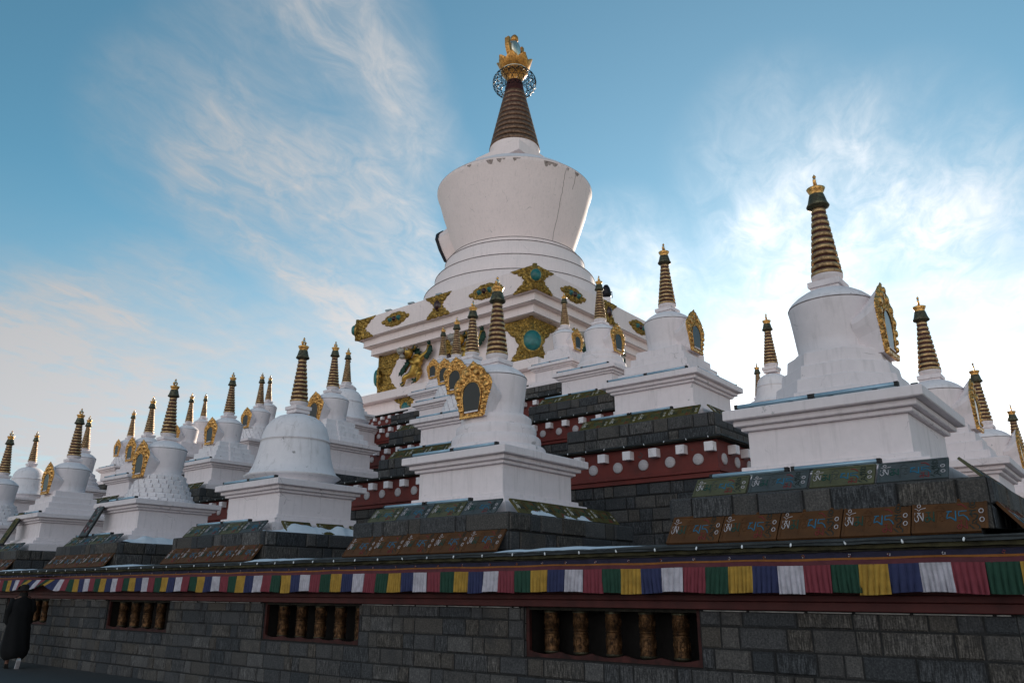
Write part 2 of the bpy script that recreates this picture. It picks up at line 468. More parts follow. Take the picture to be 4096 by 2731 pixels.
while x > -25:            # pale stitched blossoms on the blue band
    for k in range(5):
        a = k*2*PI/5+rr.random(); r = .011
        mb.box(x+r*math.cos(a)-.004, x+r*math.cos(a)+.004, VY-.014, VY-.011, 1.952+r*math.sin(a)-.004, 1.952+r*math.sin(a)+.004, ('cloth_white', 'band_orange', 'cloth_red')[rr.randrange(3)])
    x -= rr.uniform(.34, .48)
mb.build('blue_band', val)
band('band', 1.914, 1.933, 'band_orange', -.006).build('orange_band', val)
band('band', 1.868, 1.915, 'band_maroon', -.002).build('maroon_band', val)
cyc = ['cloth_yellow', 'cloth_green', 'cloth_red', 'cloth_white', 'cloth_blue']
PW = .2527
for k in range(98):
    xr = -.90-(k-1)*PW; xl = xr-PW
    rr = random.Random(100+k)
    nx, nz = 40, 6; vs = []; fs = []
    lift0 = 0
    slant = 0 if xr > -14 else .03*rr.uniform(0, 1.5)
    npl = rr.choice([4, 5, 5, 6]); ph = rr.uniform(0, 1)
    drop = rr.uniform(-.012, .010); sk_ = rr.uniform(-.02, .02)
    for j in range(nz+1):
        t = j/nz
        for i in range(nx+1):
            u = i/nx; x = xl+(xr-xl)*u
            lf = max(0, 1-((x+20.3)/1.75)**2) if abs(x+20.3) < 1.75 else 0
            lf *= .75+.25*math.sin(x*5)
            w_ = (u*npl+ph+.12*math.sin(t*2+k)) % 1; pl = -(.030*math.sin(PI*w_)**.7)*(.45+.55*t)
            z = 1.872-.252*t+wav(x)*.6+drop*t+.006*math.sin(x*9+k)*t
            y = VY-.004+pl+.008*t*math.sin(x*2.3)
            ang = lf*1.15
            zz = 1.872-(1.872-z)*math.cos(ang); yy = y-(1.872-z)*math.sin(ang)*.9
            vs.append((x+.035*slant*30*t*.3+sk_*t*(1 if 0 < i < nx else 0)+.006*t*math.sin(u*17+k)+lf*t*.05*math.sin(x*11), yy, zz+lf*t*.03*math.sin(x*13+k)))
    for j in range(nz):
        for i in range(nx):
            a = j*(nx+1)+i; fs.append((a, a+nx+1, a+nx+2, a+1))
    mb = MB(); mb.add(vs, fs, cyc[(k) % 5], smooth=False)
    mb.build('pleated_panel', val)

# ---- string of small bulbs on eave
def bulb_string(pts_fn, n, sp, label, r=.012, sw=.012):
    s_ = empty('bulb_string'); tag(s_, label, 'light string', 'bulb strings along the terrace eaves')
    pts = []
    mb = MB()
    for k in range(n+1):
        p = Vector(pts_fn(k*sp)); pts.append(p); 
        if k < n: pts.append(Vector(pts_fn((k+.5)*sp))-Vector((0, 0, .006)))
    mb.tube(pts, r*.35, 'cable', 4); mb.build('cable', s_)
    b_ = MB(); b_.lathe([(r*.4, 0), (r*.5, -.006), (r*.8, -.012), (r*.75, -.03), (r*.2, -.036)], 8, 'bulb_white'); bm_ = b_.mesh('bulb')
    for k in range(n):
        o = link('bulb', bm_, s_); o.location = Vector(pts_fn((k+.5)*sp)); o.rotation_euler = (rnd.uniform(-.4, .4), rnd.uniform(-.4, .4), 0)
bulb_string(lambda t: (EX-.02-t, EY-.016, 2.074), 52, .49, 'string of white bulbs along the lowest eave above the pleated valance')

# ------------------------------------------------------------------ terraces
def terrace(corner, E, zb, sp, c, name_label, left_len, right_len, seed, nf, nr, ylen):
    X, Y = corner
    t = empty('terrace'); tag(t, name_label, 'terrace', 'stepped terraces of the great stupa')
    zm = E-.69*c
    mb = MB()
    mb.box(X-left_len, X-.001, Y+.001, Y+ylen, zb, E-.045, 'mortar')
    k = int(round((zm-zb)/.215)); cs = [zb+(zm-zb)*i/k for i in range(k+1)]
    blocks(mb, X-min(left_len, 30), X, Y, cs, seed)
    blocks(mb, 0, right_len, 0, cs, seed+1, mx=face_mx('r', X, Y))
    mb.build('wall', t)
    mb = MB()
    for dz0, dz1, p in ((-.69, -.61, .05), (-.605, -.56, .085), (-.555, -.05, .03)):
        mb.box(X-left_len, X+p, Y-p, Y+.02, E+dz0*c, E+dz1*c, 'frieze_red', bev=.004)
        mb.box(X-.02, X+p, Y+.021, Y+right_len, E+dz0*c, E+dz1*c, 'frieze_red', bev=.004)
    mb.build('frieze', t)
    bb = MB(); bb.box(-.08*c, .08*c, -.15*c, 0, -.08*c, .08*c, 'plaster_worn', bev=.006); bme = bb.mesh('beam_end')
    db = MB(); mxr = Matrix.Rotation(PI/2, 4, 'X')
    db.lathe([(.10*c, 0), (.10*c, .018), (.085*c, .028), (.03*c, .032)], 24, 'paint_white', mx=mxr); dme = db.mesh('disc')
    for k in range(nf):
        o = link('beam_end', bme, t); o.location = (X-.06-k*sp, Y-.03, E-.185*c)
        o = link('disc', dme, t); o.location = (X-.06-(k+.5)*sp, Y-.03, E-.37*c)
    for k in range(nr):
        o = link('beam_end', bme, t); o.location = (X+.03, Y+.5+k*sp, E-.185*c); o.rotation_euler.z = PI/2
        o = link('disc', dme, t); o.location = (X+.03, Y+.22+k*sp, E-.37*c); o.rotation_euler.z = PI/2
    mb = MB(); ov = .20*c
    ragged_strip(mb, (X-left_len, Y-ov, 0), (X+ov, Y-ov, 0), .01, (0, ov+.1, 0), E-.028, .028, 'eave_slate', seed+3, 300, .006)
    ragged_strip(mb, (X-left_len, Y-ov+.03, 0), (X+ov-.03, Y-ov+.03, 0), .0, (0, ov+.05, 0), E-.050, .020, 'eave_wood', seed+4, 300, .008)
    ragged_strip(mb, (X+ov, Y-ov, 0), (X+ov, Y+right_len, 0), .01, (-ov-.1, 0, 0), E-.028, .028, 'eave_slate', seed+5, 200, .006)
    ragged_strip(mb, (X+ov-.03, Y-ov+.03, 0), (X+ov-.03, Y+right_len, 0), .0, (-ov-.05, 0, 0), E-.050, .020, 'eave_wood', seed+6, 200, .008)
    mb.box(X-left_len, X-.05, Y+.05, Y+ylen, E-.04, E+.008, 'eave_slate')
    mb.build('eave', t)
    return t
def crn(i):
    X, Y, s_, z = ROW[i]; return (X+1.6*s_, Y-1.6*s_)
terrace(crn(2), 4.19, 2.14, .545, 1.0, 'second terrace of granite with red frieze, just above the lowest roof', 42, 38, 21, 60, 20, 42)
terrace(crn(3), 5.95, 4.19, .525, .95, 'third terrace of granite with red frieze, midway up', 34, 30, 31, 50, 16, 34)
terrace(crn(4), 7.33, 5.95, .47, .92, 'fourth terrace of granite with red frieze, mostly hidden by stupas', 28, 26, 41, 46, 12, 28)
terrace((CX0+7.6, CY0-7.6), 10.02, 7.33, .55, .95, 'top terrace of granite with red frieze, carrying the great stupa', 15.2, 15.2, 51, 27, 26, 15.2)
for i, (E_, nm) in {2: (4.19, 'second'), 3: (5.95, 'third'), 4: (7.33, 'fourth')}.items():
    X, Y = crn(i)
    bulb_string(lambda t, X=X, Y=Y, E_=E_: (X+.17-t, Y-.215, E_-.012), 45, .42, f'string of small bulbs along the eave of the {nm} terrace', r=.009)

# ------------------------------------------------------------------ relief ornaments
def inside(pts, x, y):
    c = False; n = len(pts); j = n-1
    for i in range(n):
        xi, yi = pts[i]; xj, yj = pts[j]
        if (yi > y) != (yj > y) and x < (xj-xi)*(y-yi)/(yj-yi)+xi: c = not c
        j = i
    return c
def dist_edge(pts, x, y):
    d = 1e9; n = len(pts)
    for i in range(n):
        x0, y0 = pts[i]; x1, y1 = pts[(i+1) % n]
        dx, dy = x1-x0, y1-y0; t = max(0, min(1, ((x-x0)*dx+(y-y0)*dy)/(dx*dx+dy*dy+1e-12)))
        d = min(d, math.hypot(x-x0-dx*t, y-y0-dy*t))
    return d
def relief(pts, step, depth, mat, seed=0, hole=None, bosses=(), scroll=1.0, mb=None, mx=None, smooth=True, curl=None):
    """raised scrollwork inside an outline (x,z), facing -y"""
    mb = mb or MB()
    rr = random.Random(seed)
    xs = [p[0] for p in pts]; zs = [p[1] for p in pts]
    x0, x1, z0, z1 = min(xs), max(xs), min(zs), max(zs)
    curl = curl or (step*6)
    seeds = []
    tries = 0
    while len(seeds) < int((x1-x0)*(z1-z0)/(curl*curl)*1.3)+4 and tries < 3000:
        tries += 1
        q = (rr.uniform(x0, x1), rr.uniform(z0, z1))
        if not inside(pts, *q): continue
        if all(math.hypot(q[0]-s_[0], q[1]-s_[1]) > curl*.75 for s_ in seeds): seeds.append((q[0], q[1], rr.choice((-1, 1)), rr.uniform(0, 6)))
    nx = int((x1-x0)/step)+1; nz = int((z1-z0)/step)+1
    H = {}; idx = {}
    vs = []; fs = []
    def hgt(x, z):
        e = dist_edge(pts, x, z); 
        if hole: e = min(e, dist_edge(hole, x, z))
        edge = min(1, e/(step*1.6))
        h = .45
        if seeds and scroll:
            best = min(seeds, key=lambda s_: (x-s_[0])**2+(z-s_[1])**2)
            d = math.hypot(x-best[0], z-best[1]); a = math.atan2(z-best[1], x-best[0])*best[2]
            h += scroll*.42*math.cos(d/curl*7.5+a+best[3])*math.exp(-d/curl*.4)+.12*noise.noise(Vector((x/curl*2, z/curl*2, seed)))
        for (bx, bz, br) in bosses:
            d = math.hypot(x-bx, z-bz)/br
            if d < 1: h = max(h, .5+1.0*math.sqrt(1-d*d)) if d < .75 else .15
        return edge*max(.05, h)*depth
    cells = []
    for i in range(nx):
        for k in range(nz):
            cx, cz = x0+(i+.5)*step, z0+(k+.5)*step
            if inside(pts, cx, cz) and not (hole and inside(hole, cx, cz)): cells.append((i, k))
    for i, k in cells:
        q = []
        for a, b_ in ((0, 0), (1, 0), (1, 1), (0, 1)):
            key = (i+a, k+b_)
            if key not in idx:
                x, z = x0+key[0]*step, z0+key[1]*step
                ins = inside(pts, x, z) and not (hole and inside(hole, x, z))
                idx[key] = len(vs); vs.append((x, -(hgt(x, z) if ins else .1*depth), z))
            q.append(idx[key])
        fs.append(tuple(q))
    # skirt to the wall
    cs = set(cells)
    bk = {}
    def back(key):
        if key not in bk:
            v = vs[idx[key]]; bk[key] = len(vs); vs.append((v[0], depth*.15, v[2]))
        return bk[key]
    for i, k in cells:
        for (di, dk, a, b_) in ((0, -1, (0, 0), (1, 0)), (1, 0, (1, 0), (1, 1)), (0, 1, (1, 1), (0, 1)), (-1, 0, (0, 1), (0, 0))):
            if (i+di, k+dk) not in cs:
                ka, kb = (i+a[0], k+a[1]), (i+b_[0], k+b_[1]); fs.append((idx[kb], idx[ka], back(ka), back(kb)))
    mb.add(vs, fs, mat, smooth=smooth, mx=mx)
    return mb
def mirror(pts): return pts+[(-x, z) for x, z in reversed(pts) if abs(x) > 1e-6]
def wavy(pts, n, amp, seed=0, closed=True):
    out = []; m_ = len(pts); rr = random.Random(seed)
    for i in range(m_ if closed else m_-1):
        a = Vector(pts[i]); b_ = Vector(pts[(i+1) % m_]); d = b_-a; ln = d.length
        if ln < 1e-6: continue
        nn_ = max(1, int(ln*n)); no = Vector((d.y, -d.x))/ln
        for k in range(nn_*4):
            t = k/(nn_*4); w = abs(math.sin(PI*t*nn_))*amp
            out.append(tuple(a+d*t+no*(w-amp*.3)))
    return out

# ------------------------------------------------------------------ plaque of the small stupas
PLH = [(.265, 0), (.295, .12), (.34, .28), (.40, .42), (.425, .51), (.41, .59), (.355, .665), (.30, .70), (.25, .78), (.17, .845), (.09, .885), (.04, .925), (0, .955)]
PLQ = mirror([(0.0, 0.0)]+PLH) if False else [(x, z) for x, z in PLH]+[(-x, z) for x, z in reversed(PLH[:-1])]
PHH = [(.155, .075), (.185, .22), (.20, .34), (.185, .44), (.14, .53), (.07, .575), (0, .59)]
PHQ = PHH+[(-x, z) for x, z in reversed(PHH[:-1])]
bos = []
for x, z, r in ((.10, .745, .075), (.235, .64, .068), (.31, .50, .062), (.315, .36, .058), (.285, .235, .050), (.245, .13, .045), (.225, .04, .035)):
    bos += [(x, z, r), (-x, z, r)]
bos.append((0, .84, .062))
pm = relief(PLQ, .0115, .034, 'gold', 3, hole=PHQ, bosses=bos, scroll=1.1, curl=.045)
rim = [(x*1.03, -.028, z) for x, z in PHQ]
pm.tube(rim, .010, 'gold', 6)
pm.box(-.24, .24, -.045, 0, -.02, .035, 'gold', bev=.01)
plaque_me = pm.mesh('plaque')
gm = MB(); gm.prism([(x*1.02, z) for x, z in PHQ], .012, .020, 'glass_dark'); glass_me = gm.mesh('niche_glass')
sm = MB(); sm.box(-.15, .15, -.03, .02, .075, .10, 'plaster_small'); sill_me = sm.mesh('niche_sill')
hm = MB()
hs = [(x*.985, z*.985) for x, z in PLQ]
n_ = len(hs); nl = 5; vs = []; fs = []
for j in range(nl+1):
    t = j/nl
    for x, z in hs: vs.append((x*(1-.10*t*t), .003+.30*t, z*(1-.27*math.sin(t*PI/2)**1.1)))
for j in range(nl):
    for i in range(n_): k = (i+1) % n_; fs.append((j*n_+k, j*n_+i, (j+1)*n_+i, (j+1)*n_+k))
hm.add(vs, fs, 'plaster_small', smooth=False); hm.add([(x, .003, z) for x, z in hs], [tuple(range(n_))], 'plaster_small')
hous_me = hm.mesh('plaque_housing')

# finial: crescent, sun disc, flame ball; local origin at the top of the collar
def finial(mb, s_, mats=('gold', 'silver_gold')):
    n = 14; out = []; inn = []
    for i in range(n+1):
        a = PI+PI*i/n
        out.append((.062*math.cos(a), .088+.075*math.sin(a)+(0 if 0 < i < n else .02))); inn.append((.046*math.cos(a), .100+.055*math.sin(a)+(0 if 0 < i < n else .012)))
    mb.prism([(x*s_, z*s_) for x, z in out+inn[::-1]], -.020*s_, .020*s_, mats[0])
    mb.lathe([(.0, 0), (.034, .004), (.042, .02), (.042, .05), (.034, .066), (0, .07)], 16, mats[1], mx=Matrix.Translation((0, .022*s_, .115*s_)) @ Matrix.Rotation(PI/2, 4, 'X') @ Matrix.Scale(s_, 4) @ Matrix.Scale(.6, 4, (0, 0, 1)), cap=False)
    mb.lathe([(.0, .150*s_), (.012*s_, .152*s_), (.024*s_, .172*s_), (.020*s_, .19*s_), (.007*s_, .205*s_), (0, .222*s_)], 12, mats[0], cap=False)
    mb.lathe([(.02*s_, 0), (.012*s_, .02*s_)], 10, mats[0])

# ------------------------------------------------------------------ small stupa parts, unit = first row, z=0 at the roof
def M_(fn, name): mb = MB(); fn(mb); return mb.mesh(name)
def ped(mb, seed):
    mb.box(-1.595, 1.595, -1.595, 1.595, -.05, .485, 'mortar')
    for k in range(4):
        mx = Matrix.Rotation(k*PI/2, 4, 'Z')
        blocks(mb, -1.6, 1.6, -1.60, [-.02, .245, .495], seed*7+k, mx=mx, wmax=.7, proud=.016)
    mb.box(-1.59, 1.59, -1.59, 1.59, .486, .497, 'granite', (.3, .3, 0))
ped_me = [M_(lambda mb, s_=s_: ped(mb, s_), 'pedestal') for s_ in range(6)]
def die(mb, pm_='plaster_small'):
    for h, z0, z1 in ((1.2, .50, .70), (1.07, .70, .80), (.97, .80, .87), (.885, .87, 1.30)):
        mb.box(-h, h, -h, h, z0, z1, pm_, bev=.008)
die_me = M_(die, 'base')
def cornice(mb):
    for h, z0, z1 in ((.945, 1.30, 1.355), (1.01, 1.355, 1.425), (1.10, 1.425, 1.545)):
        mb.box(-h, h, -h, h, z0, z1, 'plaster_small', bev=.010)
corn_me = M_(cornice, 'cornice')
def steps(kind):
    mb = MB(); Z = 1.545
    if kind == 'oct':
        for k in range(4):
            r = (.85, .765, .68, .60)[k]; mb.lathe([(r*1.035, Z+k*.175), (r, Z+k*.175+.165), (r*.985, Z+k*.175+.175)], 8, 'plaster_small', smooth=False, rot=PI/8)
    elif kind == 'round':
        for k in range(4):
            r = (.82, .74, .665, .585)[k]; z = Z+k*.175
            mb.lathe([(r, z), (r+.012, z+.09), (r+.005, z+.15), (r-.02, z+.175)], 40, 'plaster_small')
    elif kind in ('square', 'cross'):
        for k in range(4):
            h = (.82, .72, .62, .53)[k]; z = Z+k*.175; mb.box(-h, h, -h, h, z, z+.175, 'plaster_worn' if kind == 'cross' else 'plaster_small', bev=.01)
            if kind == 'cross':
                w = h*.33; mb.box(-w, w, -h-.05, h+.05, z, z+.172, 'plaster_worn', bev=.008); mb.box(-h-.05, h+.05, -w, w, z, z+.172, 'plaster_worn', bev=.008)
    elif kind == 'notch':
        rr = random.Random(2)
        for k in range(6):
            r = .83-.052*k; z = Z+k*.117
            mb.lathe([(r-.03, z), (r-.03, z+.115)], 30, 'plaster_worn', smooth=False)
            n = 26-k
            for i in range(n):
                a = 2*PI*(i+.5*(k % 2))/n; w = PI*r/n*.86; hh = rr.uniform(.085, .112)
                mb.box(-w, w, -r-.012, -r+.06, z, z+hh, 'plaster_worn', mx=Matrix.Rotation(a, 4, 'Z'), bev=.008)
    return mb.mesh('steps')
step_me = {k: steps(k) for k in ('oct', 'round', 'square', 'cross', 'notch')}
def dome(kind):
    mb = MB()
    if kind == 'bell':
        mb.lathe([(.80, 1.545), (.80, 1.60), (.93, 1.70), (.99, 1.735), (.96, 1.76), (.90, 1.80), (.82, 1.96), (.755, 2.2), (.72, 2.42), (.71, 2.475), (.725, 2.48), (.725, 2.50), (.705, 2.51),
                  (.69, 2.62), (.63, 2.80), (.53, 2.93), (.40, 3.02), (.22, 3.08)], 56, 'plaster_worn')
    else:
        mb.lathe([(.50, 2.20), (.505, 2.285), (.450, 2.30), (.468, 2.45), (.495, 2.70), (.512, 2.84), (.523, 2.90), (.518, 2.93)], 48, 'plaster_small')
        mb.lathe([(.5225, 2.912), (.5275, 2.918), (.5235, 2.927)], 48, 'shade_joint_crack', cap=False)
        mb.lathe([(.524, 2.925), (.510, 2.955), (.485, 2.985), (.42, 3.045), (.33, 3.105), (.24, 3.145), (.15, 3.165)], 48, 'plaster_worn')
    return mb.mesh('dome')
dome_me = {'vase': dome('vase'), 'bell': dome('bell')}
def neck(mb):
    mb.box(-.175, .175, -.175, .175, 3.11, 3.185, 'plaster_small', bev=.006)
    mb.box(-.20, .20, -.20, .20, 3.185, 3.265, 'plaster_small', bev=.006)
    mb.lathe([(.135, 3.262), (.145, 3.28), (.19, 3.325), (.195, 3.36)], 28, 'plaster_small')
neck_me = M_(neck, 'neck')
def spire(mb):
    mb.lathe([(.165, 3.36), (.078, 4.36)], 24, 'maroon_recess')
    n = 11
    for k in range(n):
        z = 3.36+k*.0905; r = .195-(.195-.094)*k/(n-1)
        mb.lathe([(r-.012, z), (r, z+.004), (r-.003, z+.052), (r-.014, z+.056)], 24, 'gold_ring', cap=True)
spire_me = M_(spire, 'spire')
def hood(mb):
    mb.lathe([(.085, 4.33), (.14, 4.36), (.148, 4.375), (.125, 4.42), (.105, 4.50), (.095, 4.54)], 26, 'dark_hood')
hood_me = M_(hood, 'hood')
def collar(mb): mb.lathe([(.088, 4.54), (.088, 4.565), (.105, 4.60), (.120, 4.635), (.112, 4.64), (.05, 4.645)], 26, 'gold')
coll_me = M_(collar, 'collar')
def fin(mb): finial(mb, 1.0)
fin_me0 = M_(fin, 'finial')
tierw = {1: 'lowest tier', 2: 'second tier', 3: 'third tier', 4: 'fourth tier'}
colw = ['at its right corner', 'second from right', 'third from right', 'fourth from right', 'fifth from right', 'sixth from right', 'seventh from right', 'eighth from right']
stepw = {'oct': 'octagonal steps', 'round': 'round steps', 'square': 'square steps', 'cross': 'cross-shaped steps', 'notch': 'rough notched steps', 'bell': 'a broad bell dome'}
SPEC = {('f', 1, 0): ('oct', 1), ('f', 1, 1): ('round', 1), ('f', 1, 2): ('bell', 0), ('f', 1, 3): ('notch', 1), ('f', 1, 4): ('square', 1), ('f', 1, 5): ('notch', 1), ('f', 1, 6): ('square', 1),
        ('f', 2, 0): ('square', 1), ('f', 2, 1): ('notch', 1), ('f', 2, 2): ('cross', 1), ('f', 2, 3): ('cross', 1), ('f', 2, 4): ('square', 1), ('f', 2, 5): ('round', 0), ('f', 2, 6): ('bell', 0),
        ('f', 3, 0): ('round', 1), ('f', 3, 1): ('notch', 1), ('f', 3, 2): ('bell', 0), ('f', 3, 3): ('notch', 1), ('f', 3, 4): ('square', 1), ('f', 3, 5): ('notch', 1),
        ('f', 4, 0): ('square', 1), ('f', 4, 1): ('round', 1), ('f', 4, 2): ('square', 1), ('f', 4, 3): ('round', 0), ('f', 4, 4): ('round', 0),
        ('r', 1, 1): ('square', 1), ('r', 1, 2): ('square', 1), ('r', 1, 3): ('square', 1), ('r', 1, 4): ('round', 1),
        ('r', 2, 1): ('bell2', 0), ('r', 2, 2): ('square', 1), ('r', 3, 1): ('square', 1), ('r', 3, 2): ('round', 0)}
behindw = ['', 'second', 'third', 'fourth', 'fifth']
def spos(key):
    sd, i, k = key; X, Y, s_, z = ROW[i]
    return (X-k*SP, Y, z, s_) if sd == 'f' else (X, Y+k*SPR, z, s_)
STUPA_ID = {}
for key, (kind, plq) in SPEC.items():
    sd, i, k = key; X, Y, z, s_ = spos(key)
    right = (k == 0 or sd == 'r')
    st = empty('small_stupa', (X, Y, z), (PI/2 if right else 0)+rnd.uniform(-.012, .012), s_); st.rotation_euler.x = rnd.uniform(-.005, .005); st.rotation_euler.y = rnd.uniform(-.005, .005)
    kk = 'bell' if kind.startswith('bell') else kind
    pq = 'with gilded plaque' if plq else 'with no plaque'
    if sd == 'f': lab = f'white stupa with {stepw[kk]}, {"gilded plaque" if plq else "no plaque"}, on the {tierw[i]}, {colw[k]}'
    else: lab = f'white stupa with {stepw[kk]}, {behindw[k]} along the right side of the {tierw[i]}'
    tag(st, lab, 'stupa', 'small white stupas on the terraces')
    link('pedestal', ped_me[(i*3+k) % 6], st)
    link('base', die_me, st); link('cornice', corn_me, st)
    if kk != 'bell': link('steps', step_me[kind], st)
    elif kind == 'bell2': link('steps', step_me['round'], st)
    d = link('dome', dome_me['vase' if kk != 'bell' else 'bell'], st)
    if kind == 'bell2': d.scale = (.62, .62, .62); d.location.z = 1.17
    link('neck', neck_me, st); link('spire', spire_me, st); link('hood', hood_me, st); link('collar', coll_me, st)
    f_ = link('finial', fin_me0, st); f_.location.z = 4.64; f_.rotation_euler.z = (R(39+62-90) if right else R(39+62))
    if plq:
        h_ = link('plaque_housing', hous_me, st); h_.location = (0, -.615, 2.175)
        p_ = link('plaque', plaque_me, st); p_.location = (0, -.615, 2.175)
        g_ = link('niche_glass', glass_me, p_); g_.location = (0, -.036, 0)
        g_ = link('niche_sill', sill_me, p_)

# ------------------------------------------------------------------ mantra slabs
STR = [('paint_white', 14, 'c', (705, 320, 38)), ('paint_white', 13, 'l', [(610, 385), (650, 384), (712, 432), (750, 390), (860, 362)]),
 ('paint_white', 20, 'l', [(625, 480), (618, 560), (640, 640), (685, 680), (722, 650), (725, 590), (690, 565), (710, 520)]),
 ('paint_white', 26, 'l', [(690, 482), (752, 480)]), ('paint_white', 26, 'l', [(715, 490), (770, 570), (830, 655)]), ('paint_white', 15, 'l', [(812, 480), (825, 560), (832, 655)]),
 ('paint_green', 24, 'l', [(875, 465), (975, 462)]), ('paint_green', 20, 'l', [(930, 470), (955, 560)]), ('paint_green', 26, 'c', (925, 625, 48)), ('paint_green', 22, 'l', [(955, 560), (1075, 665)]),
 ('paint_green', 24, 'l', [(1050, 450), (1062, 560), (1080, 670)]),
 ('paint_incised', 8, 'l', [(1080, 440), (1290, 430)]), ('paint_incised', 10, 'c', (1245, 605, 55)), ('paint_incised', 10, 'l', [(1120, 450), (1130, 600), (1118, 790)]),
 ('paint_incised', 9, 'l', [(1270, 460), (1200, 480), (1260, 520), (1245, 550)]), ('paint_incised', 9, 'l', [(1075, 330), (1090, 378), (1125, 360), (1130, 302), (1200, 310), (1280, 390)]),
 ('paint_blue', 30, 'l', [(1345, 450), (1440, 440)]), ('paint_blue', 20, 'l', [(1385, 460), (1355, 520), (1350, 600)]), ('paint_blue', 28, 'l', [(1350, 598), (1420, 572), (1480, 600), (1550, 650)]),
 ('paint_blue', 24, 'l', [(1525, 430), (1535, 540), (1550, 650)]),
 ('paint_blue', 20, 'l', [(1590, 440), (1760, 425)]), ('paint_blue', 18, 'l', [(1600, 440), (1600, 535)]), ('paint_blue', 26, 'l', [(1600, 535), (1700, 520), (1770, 560), (1820, 630)]),
 ('paint_red', 26, 'l', [(1570, 285), (1650, 280), (1710, 320), (1765, 375)]), ('paint_red', 18, 'l', [(1600, 650), (1690, 640)]), ('paint_red', 16, 'l', [(1655, 645), (1670, 720)]),
 ('paint_red', 20, 'c', (1635, 775, 42)), ('paint_red', 18, 'l', [(1670, 730), (1790, 805)]), ('paint_red', 18, 'l', [(1770, 635), (1800, 815)]),
 ('paint_black', 24, 'c', (1880, 255, 50)), ('paint_black', 20, 'l', [(1805, 310), (1840, 350), (1900, 362), (1955, 320)]), ('paint_black', 26, 'l', [(1820, 422), (1960, 410)]),
 ('paint_black', 24, 'l', [(1880, 430), (1840, 500), (1900, 560)]), ('paint_black', 26, 'l', [(1840, 512), (1950, 482), (2005, 522), (1980, 600)]),
 ('paint_black', 18, 'l', [(1980, 600), (1910, 640), (1900, 700), (1960, 705), (1990, 640)]), ('paint_black', 24, 'l', [(1990, 705), (2060, 760), (2050, 820), (1960, 822), (1840, 732)]),
 ('paint_white', 17, 'c', (2070, 422, 46)), ('paint_white', 17, 'c', (2095, 610, 46))]
def lettering(W, H, scheme=None):
    mb = MB()
    def cv(p):
        x, y = p; u = (x-545-.075*(y-215))/1640.; v = 1-(y-(215-.052*(x-525)))/728.
        return ((u-.5)*W, v*H)
    k_ = W/1640.
    for m_, w, t, d in STR:
        if scheme: m_ = scheme.get(m_, m_)
        if t == 'c':
            cx, cy, r = d; n = 16; pts = [(cx+r*math.cos(2*PI*i/n), cy+r*math.sin(2*PI*i/n)) for i in range(n)]; closed = True
        else: pts = d; closed = False
        P = [Vector(cv(p)) for p in pts]; n = len(P); vs = []; fs = []
        for i in range(n):
            a = P[(i-1) % n] if (closed or i) else P[0]; b_ = P[(i+1) % n] if (closed or i < n-1) else P[-1]
            d_ = (b_-a).normalized(); no = Vector((-d_.y, d_.x))*(w*k_*.5)
            if not closed and (i == 0 or i == n-1): ex = d_*(w*k_*.3)*(-1 if i == 0 else 1)
            else: ex = Vector((0, 0))
            q0, q1 = P[i]+no+ex, P[i]-no+ex
            vs += [(q0.x, -.0045, q0.y), (q1.x, -.0045, q1.y), (q0.x, 0, q0.y), (q1.x, 0, q1.y)]
        for i in range(n if closed else n-1):
            a = 4*i; c = 4*((i+1) % n)
            fs += [(a+1, c+1, c, a), (a, c, c+2, a+2), (a+3, c+3, c+1, a+1)]
        mb.add(vs, fs, m_)
    return mb.mesh('lettering')
def slabmesh(W, H, mat, seed=0):
    mb = MB(); t = .022
    mb.box(-W/2, W/2, 0, t, 0, H, mat)
    b_ = .022; p = .006
    mb.box(-W/2, W/2, -p, 0, 0, b_, mat); mb.box(-W/2, W/2, -p, 0, H-b_, H, mat)
    mb.box(-W/2, -W/2+b_, -p, 0, b_, H-b_, mat); mb.box(W/2-b_, W/2, -p, 0, b_, H-b_, mat)
    return mb.mesh('mantra_slab')
SW, SH = .615, .385; GW, GH = .635, .285
letO = lettering(SW, SH); slabO = slabmesh(SW, SH, 'slab_orange')
letG = lettering(GW, GH, {'paint_incised': 'slab_grey'}); slabG = slabmesh(GW, GH, 'slab_grey'); slabK = slabmesh(GW, GH, 'slab_khaki')
letV = lettering(GW, GH, {'paint_green': 'paint_black', 'paint_blue': 'paint_green', 'paint_white': 'conduit_white'}); slabV = slabmesh(GW, GH, 'slab_olive')
ordn = ['leftmost', 'second from left', 'third from left', 'fourth from left', 'rightmost']
sid = {('f', 1, 0): 'the near corner stupa', ('f', 1, 1): 'the round-stepped front stupa', ('f', 1, 2): 'the bell-domed front stupa', ('f', 1, 3): 'the notched front stupa', ('f', 1, 4): 'the square-stepped front stupa', ('f', 1, 5): 'the leftmost front stupa',
       ('f', 1, 6): 'the front stupa beyond the frame'}
for i in (2, 3, 4):
    for k in range(7): sid[('f', i, k)] = f'the {tierw[i]} stupa {colw[k]}'
sid[('r', 1, 1)] = 'the second stupa along the right side'; sid[('r', 1, 2)] = 'the third stupa along the right side'; sid[('r', 1, 3)] = 'the fourth stupa along the right side'
